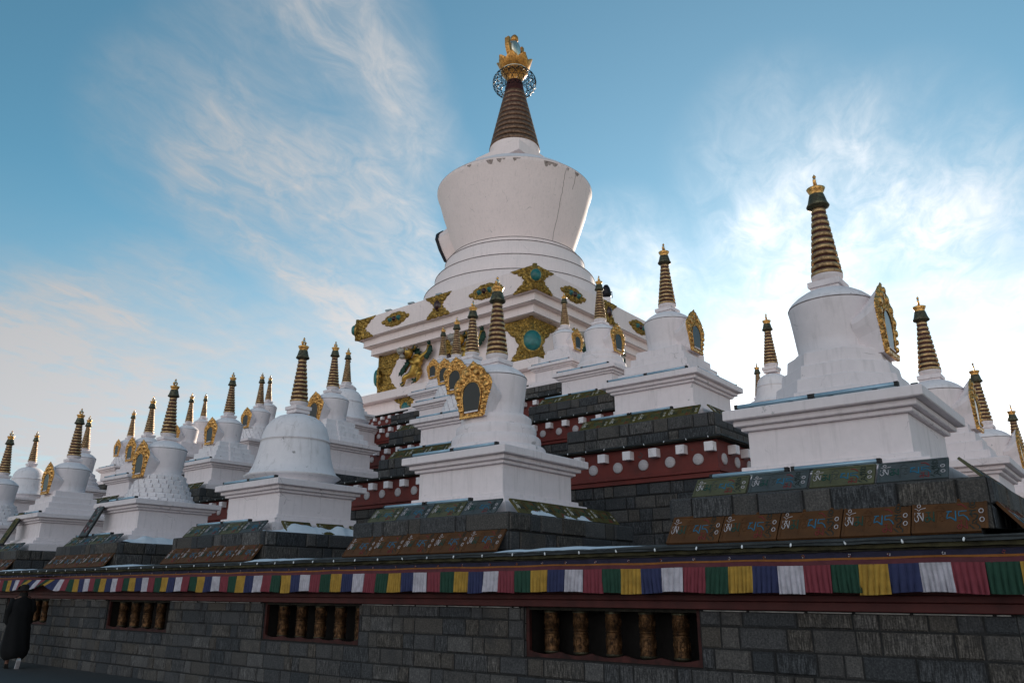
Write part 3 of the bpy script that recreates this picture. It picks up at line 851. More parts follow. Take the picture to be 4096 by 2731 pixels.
def put_slabs(key, side, level, n, which, width_total, shift=0):
    X, Y, z, s_ = spos(key)
    W = SW if level == 'low' else GW
    rr = random.Random(hash((key[1], key[2], side == 'f', level == 'low')) % 1000)
    for k in range(n):
        if which == 'O': me, le, cn = slabO, letO, 'orange'
        elif which == 'G': me, le, cn = (slabK, letG, 'khaki') if k % 2 == 0 else (slabG, letG, 'grey')
        else: me, le, cn = slabV, letV, 'olive'
        cx = (k-(n-1)/2)*width_total/n+shift
        if level == 'low':
            off, z0, tilt = 1.6+.27, -.02, R(-38)+rr.uniform(-.02, .02)
            off = 1.6+.235
        else: off, z0, tilt = 1.6-.06, .50, R(-42)
        o = link('mantra_slab', me); o.scale = (s_, s_, s_)
        ang = 0 if side == 'f' else PI/2
        lx, ly = cx*s_, -off*s_
        wx = X+lx if side == 'f' else X-ly; wy = Y+ly if side == 'f' else Y+lx
        o.location = (wx, wy, z+(z0+.004+.004*rr.random())*s_); o.rotation_euler = (tilt, rr.uniform(-.008, .008), ang+rr.uniform(-.01, .01))
        pos = ordn[k] if (k < n-1) else 'rightmost'
        if side == 'r': pos = ['nearest', 'second', 'third', 'fourth', 'fifth'][k]+' on the right side'
        where = 'at the foot of' if level == 'low' else 'on the stone base of'
        tag(o, f'{cn} mantra slab, {pos}, {where} {sid[key]}', 'mantra slab', 'painted mantra slabs')
        link('lettering', le, o)
for k in range(6): put_slabs(('f', 1, k), 'f', 'low', 5, 'O', 3.14)
put_slabs(('f', 1, 0), 'r', 'low', 3, 'O', 1.9, -.55)
for k in range(6): put_slabs(('f', 1, k), 'f', 'high', 4, 'G', 2.66, -.04)
put_slabs(('f', 1, 0), 'r', 'high', 4, 'G', 2.66)
put_slabs(('f', 1, 1), 'r', 'high', 4, 'V', 2.62)
put_slabs(('f', 1, 2), 'r', 'high', 3, 'V', 2.4)
for k in range(5): put_slabs(('f', 2, k), 'f', 'high', 4, 'V', 2.62, -.05)
put_slabs(('f', 2, 0), 'r', 'high', 3, 'V', 2.0, -.3)
for k in range(3): put_slabs(('f', 3, k), 'f', 'high', 4, 'V', 2.62)

# ------------------------------------------------------------------ tube lights
def tubelight_mesh():
    a = MB(); a.tube([(-.42, 0, .05), (.42, 0, .05)], .024, 'tube_metal', 10); a.box(-.44, .44, .022, .05, .03, .07, 'tube_metal')
    b_ = MB()
    for x in (-.25, .22): b_.box(x-.03, x+.03, .0, .05, 0, .03, 'bracket')
    b_.box(-.46, -.42, -.02, .05, .025, .075, 'cable'); b_.box(.42, .46, -.02, .05, .025, .075, 'cable'); b_.box(-.44, .44, .0, .03, .012, .03, 'bracket')
    return a.mesh('tube'), b_.mesh('bracket')
tl, tb = tubelight_mesh()
def put_tubes(key, where, xs, side='f', nm=('left', 'right')):
    X, Y, z, s_ = spos(key)
    for k, cx in enumerate(xs):
        o = empty('tube_light', (0, 0, 0), 0 if side == 'f' else PI/2, s_)
        off, zz = (.99, 1.547) if where == 'cornice' else (1.335, .70)
        lx, ly = cx*s_, -off*s_
        o.location = (X+lx, Y+ly, z+zz*s_) if side == 'f' else (X-ly, Y+lx, z+zz*s_)
        sdn = '' if side == 'f' else ' right'
        wn = f'{nm[k]} tube light on the{sdn} cornice of' if where == 'cornice' else f'{nm[k]} tube light above the slabs of'
        tag(o, f'{wn} {sid[key]}', 'tube light', 'tube lights on the stupas')
        link('tube', tl, o); link('bracket', tb, o)
for key in [('f', 1, k) for k in range(6)]+[('f', 2, k) for k in range(5)]+[('f', 3, 0), ('f', 3, 1), ('f', 3, 5), ('f', 4, 0), ('f', 4, 1)]:
    if key == ('f', 1, 4): put_tubes(key, 'cornice', (-.45, .43))
    else: put_tubes(key, 'cornice', (-.52, .40))
for key in [('f', 1, 0), ('f', 2, 0)]: put_tubes(key, 'cornice', (-.35, .57), 'r', ('near', 'far'))
for key in [('f', 1, 0), ('f', 1, 1), ('f', 1, 2), ('f', 1, 3), ('f', 2, 0), ('f', 2, 1), ('f', 3, 0)]: put_tubes(key, 'slab', (-.75, .2))

# two painted panels leaning on the left hand stupas
def panel(key, x, mat, label, cols):
    X, Y, z, s_ = spos(key); mb = MB(); W, H = .42, 1.0
    mb.box(-W/2, W/2, 0, .04, 0, H, 'cable', bev=.004); mb.box(-W/2+.03, W/2-.03, -.004, 0, .03, H-.03, mat)
    o = mb.build('painted_panel'); rr = random.Random(int(abs(x)*10))
    pb = MB()
    for k in range(26):
        px, pz, r = rr.uniform(-.13, .13), rr.uniform(.1, .88), rr.uniform(.02, .05)
        pb.tube([(px+r*math.cos(t*.9), -.007, pz+r*1.4*math.sin(t*.9)) for t in range(6)], .006, rr.choice(cols), 4)
    pb.build('painting', o)
    o.location = (X+x, Y-1.42, z+.72); o.rotation_euler = (R(-24), R(0), 0)
    tag(o, label, 'painted panel')
panel(('f', 1, 3), -.35-.35, 'slab_grey', 'tall painted panel leaning on the notched front stupa, grey with pink figures', ['paint_red', 'cloth_red', 'paint_white', 'paint_green'])
panel(('f', 1, 4), -.35, 'slab_olive', 'tall olive painted panel leaning on the square-stepped front stupa', ['cloth_yellow', 'paint_green', 'slab_khaki'])

# ------------------------------------------------------------------ snow
def snow(x0, x1, y0, y1, z, label, seed, h=.018, zb=None, mx=None):
    mb = MB(); nx = max(8, int((x1-x0)/.05)); ny = 6; vs = []; fs = []
    for j in range(ny+1):
        for i in range(nx+1):
            u, v = i/nx, j/ny; x = x0+(x1-x0)*u; y = y0+(y1-y0)*v
            n_ = noise.noise(Vector((x*3, y*3, seed)))
            e = min(1, u*6, (1-u)*3, 1.0)*min(1, (v+.0)*3+.0, (1-v)*4)
            y += .03*noise.noise(Vector((x*7, 0, seed)))*(1-v)
            zz = z+(zb*(v) if zb else 0)
            vs.append((x, y, zz+max(-.01, h*(e*1.4-.25+n_*.9))))
    for j in range(ny):
        for i in range(nx): a = j*(nx+1)+i; fs.append((a, a+1, a+nx+2, a+nx+1))
    mb.add(vs, fs, 'snow', smooth=True, mx=mx)
    tag(mb.build('snow_patch'), label, 'snow', kind='stuff')
snow(-6.62, -4.55, 7.62, 8.10, 2.088, 'thin snow strip on the eave between the two nearest stone bases', 1, zb=.05)
snow(-12.15, -10.6, 7.62, 8.10, 2.088, 'snow strip on the eave left of the second stone base', 2, zb=.05)
snow(-17.7, -15.9, 7.62, 8.10, 2.088, 'snow strip on the eave right of the fourth stone base', 3, zb=.05)
snow(-23.3, -21.6, 7.62, 8.10, 2.088, 'snow strip on the eave at the far left', 4, zb=.05)
snow(-1.05, -.55, 7.66, 8.6, 2.088, 'snow patch on the eave at the near corner of the hall', 9, zb=.05)
for key, lb, sd_, h in ((('f', 1, 1), 'snow ledge under the olive slabs of the round-stepped front stupa', 5, .05), (('f', 1, 2), 'deep snow ledge on the stone base of the bell-domed front stupa', 6, .12), (('f', 1, 3), 'snow ledge on the stone base of the notched front stupa', 7, .10)):
    X, Y, z, s_ = spos(key)
    snow(-1.45, 1.35, -1.6+.02, -1.25, z+.50, lb, sd_, h=h, zb=.03, mx=Matrix.Translation((X, Y, 0)) @ Matrix.Rotation(PI/2, 4, 'Z'))

# ------------------------------------------------------------------ the great stupa
gs = empty('great_stupa', (CX0, CY0, 10.0)); tag(gs, 'giant white stupa with gilded ornaments and copper ringed spire rising over all', 'stupa')
G0 = 10.0; YAW_ = R(39.0)
def gb(mb, name, parent=None): return mb.build(name, parent or gs)
mb = MB()      # lower block and plinth
mb.box(-7.1, 7.1, -7.1, 7.1, 0, .35, 'plaster_main', bev=.02)
mb.box(-6.35, 6.35, -6.35, 6.35, .35, 11.15-G0, 'plaster_main', bev=.02)
mb.box(-6.75, 6.75, -6.75, 6.75, 11.15-G0, 11.6-G0, 'plaster_main', bev=.03)
gb(mb, 'plinth')
mb = MB(); mb.box(-5.37, 5.37, -5.37, 5.37, 11.6-G0, 14.2-G0, 'plaster_main'); gb(mb, 'throne')
mb = MB()
mb.box(-5.78, 5.78, -5.78, 5.78, 14.2-G0, 14.65-G0, 'plaster_main', bev=.02)
mb.box(-6.1, 6.1, -6.1, 6.1, 14.65-G0, 15.1-G0, 'plaster_main', bev=.02)
gb(mb, 'cornice')
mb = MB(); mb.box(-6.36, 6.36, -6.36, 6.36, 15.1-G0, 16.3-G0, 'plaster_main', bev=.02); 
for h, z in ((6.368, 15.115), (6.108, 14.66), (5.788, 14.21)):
    for q in range(4): mb.box(-h, h, -h, -h+.02, z-G0, z+.022-G0, 'shade_joint_crack', mx=Matrix.Rotation(q*PI/2, 4, 'Z'))  # dark strips paint the shade line along slab and cornice edges
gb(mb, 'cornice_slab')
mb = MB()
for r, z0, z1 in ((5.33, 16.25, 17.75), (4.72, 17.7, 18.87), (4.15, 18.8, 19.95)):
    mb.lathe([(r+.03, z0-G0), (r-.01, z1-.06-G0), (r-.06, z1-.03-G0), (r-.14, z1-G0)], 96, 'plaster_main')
    mb.lathe([(r+.002, z1-.115-G0), (r+.022, z1-.10-G0), (r+.012, z1-.075-G0)], 96, 'shade_joint_crack', cap=False)  # thin dark band paints the shade line at each ring edge
mb.lathe([(3.9, 19.93-G0), (3.89, 20.2-G0)], 96, 'plaster_main'); mb.lathe([(3.895, 20.16-G0), (3.91, 20.18-G0), (3.90, 20.20-G0)], 96, 'shade_joint_crack', cap=False)  # top collar gets the same painted shade line
gb(mb, 'base_rings')
mb = MB()
mb.lathe([(3.30, 20.15-G0), (3.62, 21.1-G0), (4.0, 22.2-G0), (4.36, 23.3-G0), (4.58, 24.15-G0), (4.70, 24.45-G0), (4.75, 24.62-G0), (4.73, 24.72-G0)], 96, 'plaster_main', cap=False)
mb.lathe([(4.75, 24.70-G0), (4.68, 24.78-G0), (4.1, 25.25-G0), (3.4, 25.72-G0), (2.7, 26.12-G0), (2.0, 26.45-G0), (1.4, 26.6-G0)], 96, 'plaster_worn', cap=False)
def on_dome(a, z, o=.0):
    pr = [(3.30, 20.15), (3.62, 21.1), (4.0, 22.2), (4.36, 23.3), (4.58, 24.15), (4.70, 24.45), (4.75, 24.62)]
    for (r0, z0), (r1, z1) in zip(pr, pr[1:]):
        if z0 <= z <= z1: r = r0+(r1-r0)*(z-z0)/(z1-z0)
    return ((r+o)*math.cos(a), (r+o)*math.sin(a), z-G0)
rr = random.Random(12)
mb.tube([on_dome(R(-12.5+rr.uniform(-.5, .5)), 20.25+4.3*i/22, .004) for i in range(23)], .012, 'shade_joint_crack', 4)
mb.tube([on_dome(R(-2+rr.uniform(-.5, .5)), 23.6+1.0*i/5, .004) for i in range(6)], .010, 'shade_joint_crack', 4)
for k in range(16):       # plaster flaking off just under the shoulder
    a0 = R(rr.choice((-70, -60, -55, -50, -28, -24, -10, 0, -84))+rr.uniform(-3, 3)); w_ = R(rr.uniform(.8, 2.6)); h_ = rr.uniform(.08, .38)
    n_ = 8; vs = [on_dome(a0, 24.6, .006)]
    for i in range(n_+1):
        t = i/n_; vs.append(on_dome(a0+w_*(2*t-1), 24.6-h_*math.sin(PI*t)**.7*rr.uniform(.6, 1.0), .006))
    mb.add(vs, [(0, i, i+1) for i in range(1, n_+1)], 'peeled')
dm = gb(mb, 'dome')
# window niche on the far left of the dome: white hood with a black rim
mb = MB()
hp = [(.9, 0), (1.15, .8), (1.25, 1.6), (1.05, 2.1), (.6, 2.5), (.25, 2.65), (0, 2.95)]; hp = hp+[(-x, z) for x, z in reversed(hp[:-1])]
mxn = Matrix.Rotation(R(-90), 4, 'Z') @ Matrix.Translation((0, -4.15, 21.6-G0)) @ Matrix.Rotation(R(17), 4, 'X')
hp = [(x*1.05, z*.98) for x, z in hp]
mb.prism(hp, -.62, 1.6, 'plaster_main', mx=mxn)
mb.prism([(x*1.08, z*1.04) for x, z in hp], -.80, -.621, 'black_iron', mx=mxn)
gb(mb, 'window_niche')
mb = MB()
mb.box(-1.45, 1.45, -1.45, 1.45, 26.3-G0, 26.62-G0, 'plaster_main', bev=.02); mb.box(-1.72, 1.72, -1.72, 1.72, 26.6-G0, 27.28-G0, 'plaster_main', bev=.02)
mb.lathe([(1.6, 27.27-G0), (1.58, 27.6-G0), (1.56, 27.95-G0)], 48, 'plaster_main')
gb(mb, 'neck')
sp = MB()
sp.lathe([(1.50, 27.94-G0), (.50, 33.0-G0)], 40, 'maroon_recess')
nr = 13
for k in range(nr):
    z = 27.95+k*.388; r = 1.60-(1.60-.56)*k/(nr-1)
    sp.lathe([(r-.06, z-G0), (r, z+.02-G0), (r-.055, z+.30-G0), (r-.10, z+.32-G0)], 48, 'copper_ring')
gb(sp, 'spire')
sp = MB()
for k in range(2): sp.tube([(.55+.001*k, -.95, 28.4-G0), (.35, -.62, 30.7-G0), (.2, -.36, 33.1-G0)], .018, 'black_iron', 4)
gb(sp, 'lightning_cable')
# lattice umbrella
um = MB()
def tor(a, t): # a around axis, t around section
    return ((.98+.43*math.cos(t))*math.cos(a), (.98+.43*math.cos(t))*math.sin(a), 32.95-G0+.56*math.sin(t))
na = 22
for k in range(na):
    for d in (1, -1):
        pts = [tor(2*PI*k/na+d*(t-5)*.085, -1.9+t*.38) for t in range(11)]
        um.tube(pts, .020, 'black_iron', 4)
for t in (-1.9, -1.2, -.4, .4, 1.2, 1.9):
    um.tube([tor(2*PI*i/40, t) for i in range(41)], .017, 'black_iron', 4)
gb(um, 'lattice_umbrella')
lo = MB()
lo.lathe([(.48, 33.0-G0), (.55, 33.3-G0), (.80, 33.62-G0), (.86, 33.72-G0), (.86, 33.80-G0), (.78, 33.84-G0)], 40, 'gold_main')
lo.tube([(.86*math.cos(a*PI/20), .86*math.sin(a*PI/20), 33.78-G0) for a in range(41)], .045, 'silver_gold', 6)
gb(lo, 'lotus_base')
pe = MB(); vs = []; fs = []
for j in range(9):
    t = j/8
    wd = .40*(1-abs(2*t-.95)**3.2*.75) if t < 1 else .14
    rad = .74+.42*math.sin(t*1.35)+(.05*(t-.8)/.2 if t > .8 else 0); z = .0+.80*t
    for i in range(7):
        u = (i-3)/3; vs.append((u*wd, -(rad-.10*u*u), z+.03*math.cos(u*PI/2)))
for j in range(8):
    for i in range(6): a = j*7+i; fs.append((a, a+1, a+8, a+7))
pe.add(vs, fs, 'gold_main', smooth=True)
ve = [(x, y+.05, z) for x, y, z in vs]; pe.add(ve, [tuple(reversed(f)) for f in fs], 'gold_main', smooth=True)
pme = pe.mesh('petal')
lp = link('lotus', MB_ := (lambda m: (m.lathe([(.60, 33.82-G0), (.80, 34.2-G0), (.66, 34.62-G0), (.3, 34.75-G0)], 28, 'gold_main'), m.mesh('lotus'))[1])(MB()), gs)
for k in range(8):
    o = link('petal', pme, lp); o.location.z = 33.80-G0; o.rotation_euler.z = k*2*PI/8+R(-10)+YAW_
fm = MB()
mx0 = Matrix.Translation((0, 0, 34.6-G0)) @ Matrix.Rotation(R(39+50), 4, 'Z')
cp = []; ci = []
for i in range(19):
    a = PI*1.0+PI*i/18; cp.append((.80*math.cos(a), .95+.95*math.sin(a)+(.55 if i in (0, 18) else .25*abs(math.cos(a))**4))); ci.append((.60*math.cos(a), 1.10+.82*math.sin(a)+(.42 if i in (0, 18) else .2*abs(math.cos(a))**4)))
fm.prism(cp+ci[::-1], -.16, .16, 'gold_main', mx=mx0)
gb(fm, 'crescent')
fm = MB()
fm.lathe([(0, -.26), (.38, -.22), (.47, -.05), (.47, .10), (.38, .22), (0, .26)], 28, 'silver_gold', mx=mx0 @ Matrix.Translation((0, 0, 1.0)) @ Matrix.Rotation(PI/2, 4, 'X') @ Matrix.Scale(1.35, 4, (0, 1, 0)), cap=False)
gb(fm, 'sun_disc')
fm = MB(); fm.lathe([(0, 36.1-G0), (.16, 36.13-G0), (.26, 36.3-G0), (.25, 36.5-G0), (.14, 36.66-G0), (0, 36.72-G0)], 20, 'gold_main', cap=False); gb(fm, 'finial_ball')

# ornaments ---------------------------------------------------------------
def gem(mb, x, z, r, mat, y=-.12, sz=1.15):
    mb.lathe([(r*1.18, 0), (r*1.18, .05), (r, .05), (r*.86, .14), (r*.5, .20), (0, .22)], 26, mat, mx=Matrix.Translation((x, y+.1, z)) @ Matrix.Scale(sz, 4, (0, 0, 1)) @ Matrix.Rotation(PI/2, 4, 'X'), cap=False)
# lozenge
lz = wavy([(1.12, 0), (.55, .30), (0, .40), (-.55, .30), (-1.12, 0), (-.55, -.30), (0, -.40), (.55, -.30)], 3.4, .07)
loz_me = relief(lz, .035, .13, 'gold_relief', 5, curl=.16, scroll=1.2).mesh('lozenge_ornament')
mb = MB(); gem(mb, 0, 0, .13, 'garnet'); gem(mb, -.34, 0, .11, 'turquoise'); gem(mb, .34, 0, .11, 'turquoise'); lozg = mb.mesh('gem')
# X shaped cross
hx = [(0, -.60), (.85, -.60), (.62, -.36), (.38, -.16), (.30, 0), (.38, .16), (.62, .36), (.95, .60), (0, .60)]
xs_ = wavy(hx+[(-x, z) for x, z in reversed(hx[1:-1])], 3.2, .05)
cr_me = relief(xs_, .035, .13, 'gold_relief', 8, curl=.17, scroll=1.2).mesh('cross_ornament')
mb = MB(); gem(mb, 0, 0, .20, 'garnet', sz=1.4); crg = mb.mesh('gem')
def orn(me, gm_, name, side, u, z, h):
    o = link(name, me, gs); g_ = link('gem', gm_, o)
    o.location = ((CX0*0+u, -h, z-G0) if side == 'f' else (h, u, z-G0)); o.rotation_euler.z = 0 if side == 'f' else PI/2
for side in 'fr':
    for u in (-3.25, 3.25): orn(loz_me, lozg, 'lozenge_ornament', side, u, 15.70, 6.362)
    orn(cr_me, crg, 'cross_ornament', side, 0, 15.70, 6.362)
# corner ornaments: a half on each face
def half_corner(Hh, wt, wb, wm, seed, sgn):
    q = [(0, -Hh), (wb, -Hh), (wb*.86, -Hh*.75), (wm*1.25, -Hh*.35), (wm, -.04), (wm*1.35, Hh*.3), (wt*.75, Hh*.62), (wt, Hh*.9), (wt, Hh), (0, Hh)]
    return [(x*sgn, z) for x, z in (wavy(q[1:-1], 3.0, .06, closed=False)+[q[-1], q[0]])]
def corner_orn(hx_, z, Hh, wt, wb, wm, gr, which, seed, gmat='turquoise'):
    mb = MB()
    if which == 'FR':
        mxa = Matrix.Translation((hx_, -hx_-.002, z-G0)); mxb = Matrix.Translation((hx_+.002, -hx_, z-G0)) @ Matrix.Rotation(PI/2, 4, 'Z')
    else:
        mxa = Matrix.Translation((-hx_, -hx_-.002, z-G0)); mxb = Matrix.Translation((-hx_-.002, -hx_, z-G0)) @ Matrix.Rotation(-PI/2, 4, 'Z')
    s_ = -1 if which == 'FR' else 1
    relief(half_corner(Hh, wt, wb, wm, seed, s_), .04, .15, 'gold_relief', seed, mb=mb, mx=mxa, curl=.20, scroll=1.2)
    relief(half_corner(Hh, wt, wb, wm, seed, -s_), .04, .15, 'gold_relief', seed, mb=mb, mx=mxb, curl=.20, scroll=1.2)
    mb.tube([(s_*-hx_ if False else (hx_ if which == 'FR' else -hx_), -hx_-.03, z-G0-Hh), ((hx_ if which == 'FR' else -hx_), -hx_-.03, z-G0+Hh)], .12, 'gold_relief', 8)
    o = gb(mb, 'corner_ornament')
    g_ = MB(); rot = Matrix.Translation(((hx_ if which == 'FR' else -hx_), -hx_, z-G0)) @ Matrix.Rotation(R(45) if which == 'FR' else R(-45), 4, 'Z')
    g_.lathe([(gr*1.2, 0), (gr*1.2, .10), (gr*1.02, .12)], 26, 'gold_relief', mx=rot @ Matrix.Translation((0, -.06, 0)) @ Matrix.Scale(1.2, 4, (0, 0, 1)) @ Matrix.Rotation(PI/2, 4, 'X'))
    g_.lathe([(gr, .0), (gr*.97, .08), (gr*.82, .17), (gr*.5, .23), (0, .25)], 26, gmat, mx=rot @ Matrix.Translation((0, -.12, 0)) @ Matrix.Scale(1.2, 4, (0, 0, 1)) @ Matrix.Rotation(PI/2, 4, 'X'), cap=False)
    g_.build('gem', o)
corner_orn(6.362, 15.70, .62, 1.45, 1.35, .62, .26, 'FR', 21)
corner_orn(6.362, 15.70, .62, 1.45, 1.35, .62, .26, 'FL', 22)
corner_orn(5.372, 12.93, 1.26, 2.0, 1.75, .78, .44, 'FR', 23)
corner_orn(5.372, 12.93, 1.26, 1.75, 1.75, .78, .42, 'FL', 24)
# hanging flame ornaments of the plinth block
fp = wavy([(.95, .42), (-.95, .42), (-.5, .15), (-.38, -.2), (0, -.55), (.38, -.2), (.5, .15)], 3.2, .05)
fl_me = relief(fp[::-1], .038, .14, 'gold_relief', 31, curl=.18, scroll=1.2).mesh('flame_ornament')
mb = MB(); gem(mb, 0, -.12, .24, 'turquoise'); flg = mb.mesh('gem')
for side in 'fr':
    for u in (-2.1, 2.1): orn(fl_me, flg, 'flame_ornament', side, u, 10.72, 6.352)
# centre ornament of the throne
cpn = wavy([(x*.62, z) for x, z in [(.45, -1.2), (.55, -.6), (.28, 0), (.5, .7), (.7, 1.2), (-.7, 1.2), (-.5, .7), (-.28, 0), (-.55, -.6), (-.45, -1.2)]], 3, .05)
cn_me = relief(cpn, .038, .15, 'gold_relief', 33, curl=.19, scroll=1.2).mesh('centre_ornament')
mb = MB(); gem(mb, 0, .2, .18, 'garnet'); cng = mb.mesh('gem')
for side in 'fr': orn(cn_me, cng, 'centre_ornament', side, 0, 12.93, 5.372)

# lions: one skinned body, mane tufts and head pieces as sub-parts. local x right, -y outward, z up from the foot line, height 2.05
def skin_obj(name, pts, edges_, radii, mat, parent, sub=2, root=0, smooth=True):
    me = bpy.data.meshes.new(name); me.from_pydata(pts, edges_, []); me.materials.append(M[mat])
    o = bpy.data.objects.new(name, me); col.objects.link(o); o.parent = parent
    sk = o.modifiers.new('skin', 'SKIN'); sk.use_smooth_shade = smooth
    for i, v in enumerate(me.skin_vertices[0].data):
        r = radii[i]; v.radius = r if isinstance(r, tuple) else (r, r); v.use_root = (i == root)
    if sub: ss = o.modifiers.new('sub', 'SUBSURF'); ss.levels = sub; ss.render_levels = sub
    return o
dg = None
def bake(o):
    d = bpy.context.evaluated_depsgraph_get(); me = bpy.data.meshes.new_from_object(o.evaluated_get(d)); 
    old = o.data; o.modifiers.clear(); o.data = me
    for p in me.polygons: p.use_smooth = True
    return me
P = [(1.00, -.28, .90), (1.12, -.33, 1.20), (1.15, -.36, 1.50),            # 0 belly 1 chest 2 neck base
     (.98, -.42, 1.66),                                                  # 3 neck
     (1.42, -.30, 1.52), (1.72, -.26, 1.70), (1.80, -.26, 2.02),          # 4 5 6 raised arm
     (1.88, -.34, 2.10),                                                   # 7 paw
     (.75, -.34, 1.38), (.42, -.32, 1.10), (.36, -.40, .78),               # 8 9 10 lowered arm
     (.70, -.26, .62), (.40, -.40, .52), (.24, -.26, .22), (.30, -.42, .05),   # 11.. left leg: hip knee ankle paw
     (1.22, -.24, .56), (1.40, -.44, .58), (1.22, -.34, .26), (1.05, -.46, .10)]   # right leg
E_ = [(0, 1), (1, 2), (2, 3), (1, 4), (4, 5), (5, 6), (6, 7), (1, 8), (8, 9), (9, 10), (0, 11), (11, 12), (12, 13), (13, 14), (0, 15), (15, 16), (16, 17), (17, 18)]
Rr = [.27, .27, .22, .20, .15, .13, .10, .13, .15, .13, .11, .19, .15, .09, .11, .19, .14, .09, .11]
lion0 = empty('lion_relief'); 
bodyo = skin_obj('body', P, E_, Rr, 'lion_gold', lion0, 2)
bpy.context.view_layer.update()
lion_body = bake(bodyo)
hd = MB()
hm_ = Matrix.Translation((.72, -.66, 1.74)) @ Matrix.Rotation(R(20), 4, 'Z') @ Matrix.Scale(1.15, 4)
hd.lathe([(0, -.26), (.16, -.24), (.27, -.10), (.30, .06), (.22, .22), (0, .28)], 18, 'lion_gold', mx=hm_, cap=False)
hd.lathe([(0, -.02), (.15, .0), (.17, .12), (.12, .26), (0, .28)], 14, 'lion_face', mx=hm_ @ Matrix.Translation((-.10, -.22, .02)) @ Matrix.Rotation(R(80), 4, 'X') @ Matrix.Rotation(R(-15), 4, 'Y'), cap=False)
hd.lathe([(0, -.02), (.11, .0), (.12, .12), (.08, .22), (0, .24)], 12, 'lion_face', mx=hm_ @ Matrix.Translation((-.08, -.18, -.20)) @ Matrix.Rotation(R(105), 4, 'X'), cap=False)
hd.box(-.20, .02, -.36, -.20, -.14, -.05, 'maroon_recess', mx=hm_)
for k in range(5):
    hd.lathe([(.018, 0), (0, .055)], 6, 'paint_white', mx=hm_ @ Matrix.Translation((-.18+k*.04, -.40+.01*k, -.14)))
    hd.lathe([(0, -.055), (.018, 0)], 6, 'paint_white', mx=hm_ @ Matrix.Translation((-.18+k*.04, -.42+.01*k, -.04)))
for ex in (-.17, .10):
    hd.lathe([(.055, 0), (.05, .03), (0, .05)], 12, 'paint_white', mx=hm_ @ Matrix.Translation((ex, -.25, .12)) @ Matrix.Rotation(PI/2, 4, 'X'), cap=False)
    hd.lathe([(.022, 0), (0, .02)], 8, 'paint_black', mx=hm_ @ Matrix.Translation((ex, -.295, .12)) @ Matrix.Rotation(PI/2, 4, 'X'), cap=False)
for ex in (-.24, .30):
    hd.tube([hm_ @ Vector((ex, 0, .14)), hm_ @ Vector((ex*1.35, -.02, .24)), hm_ @ Vector((ex*1.2, -.04, .36))], [.09, .07, .02], 'lion_gold', 8)
lion_head = hd.mesh('head')
mn = MB(); rr = random.Random(4)
def tuft(p, d, ln, r, mat='lion_green'):
    p = Vector(p); d = Vector(d).normalized(); mn.tube([p, p+d*ln*.5+Vector((0, -.03, .01)), p+d*ln], [r, r*.75, .006], mat, 6)
for k in range(46):
    a = rr.uniform(-.9, 4.0); c = Vector((.86, -.40, 1.72)); d = Vector((math.cos(a), -.15+rr.uniform(-.2, .2), math.sin(a)))
    tuft(c+d*.20+Vector((0, .12, 0)), d+Vector((0, .2, -.5)), rr.uniform(.24, .36), .085)
for k in range(34):
    t = rr.random(); c = Vector((.70, -.38, 1.42)).lerp(Vector((.34, -.36, .84)), t); tuft(c+Vector((rr.uniform(-.08, .08), -.08, 0)), (-.35+rr.uniform(-.5, .3), -.15, -1), rr.uniform(.22, .36), .095)
for k in range(22):
    t = rr.random(); c = Vector((1.52, -.26, 1.5)).lerp(Vector((1.84, -.26, 1.98)), t); tuft(c+Vector((.06, -.02, 0)), (.5, -.1, -1), rr.uniform(.24, .4), .09)
for c, n in (((.27, -.34, .14), 9), ((1.12, -.42, .16), 9), ((1.86, -.34, 2.12), 7)):
    for k in range(n): tuft(Vector(c)+Vector((rr.uniform(-.08, .08), 0, rr.uniform(-.05, .05))), (rr.uniform(-1, 1), -.3, rr.uniform(-.5, .8)), .17, .045)
lion_mane = mn.mesh('mane')
for side in 'fr':
    for ui, u in enumerate((-3.47, .25)):
        if side == 'f' and ui == 0: ln_ = lion0
        else:
            ln_ = empty('lion_relief'); link('body', lion_body, ln_)
        ln_.parent = gs
        link('head', lion_head, ln_); link('mane', lion_mane, ln_)
        h = 5.37; zz = 11.98-G0
        sft = 0; ln_.scale = (1.2, 1.0, .98)
        ln_.location = (u+sft, -h, zz) if side == 'f' else (h, u+sft, zz); ln_.rotation_euler.z = 0 if side == 'f' else PI/2
# snow-flood lamps along the top of the slab
for i, (x, y, r_, lb) in enumerate(((-.7, -6.2, 0, 'small flood lamp on the great cornice, above its left lozenge'), (-2.8, -6.2, 0, 'small flood lamp on the great cornice, left of its middle'), (-4.6, -6.2, 0, 'small flood lamp on the great cornice, nearest its left end'))):
    mb = MB(); mb.box(-.18, .18, -.10, .10, .06, .16, 'bracket', bev=.01); mb.box(-.03, .03, -.03, .03, 0, .06, 'bracket')
    o = mb.build('flood_lamp'); o.location = (CX0+x+.6, CY0+y, 16.3); o.rotation_euler = (0, 0, .2); tag(o, ['small flood lamp on the great cornice, rightmost of three', 'small flood lamp on the great cornice, middle of three', 'small flood lamp on the great cornice, leftmost of three'][i], 'flood lamp', 'flood lamps on the great cornice')
mb = MB(); mb.box(-.22, .22, -.22, .22, 0, .35, 'plaster_worn', bev=.01); o = empty('spotlight', (CX0+6.1, CY0+.35, 16.3), R(30)); mb.build('stand', o)
mb = MB(); mb.lathe([(.0, 0), (.24, .05), (.27, .25), (.20, .55), (.10, .72), (0, .75)], 16, 'black_iron', mx=Matrix.Translation((0, 0, .36)) @ Matrix.Rotation(R(12), 4, 'X'), cap=False)
mb.tube([(-.3, 0, .36), (-.3, 0, .7), (.3, 0, .7), (.3, 0, .36)], .03, 'black_iron', 6); mb.build('lamp_head', o)
tag(o, 'black spotlight on a pale box at the right edge of the great cornice', 'spotlight')

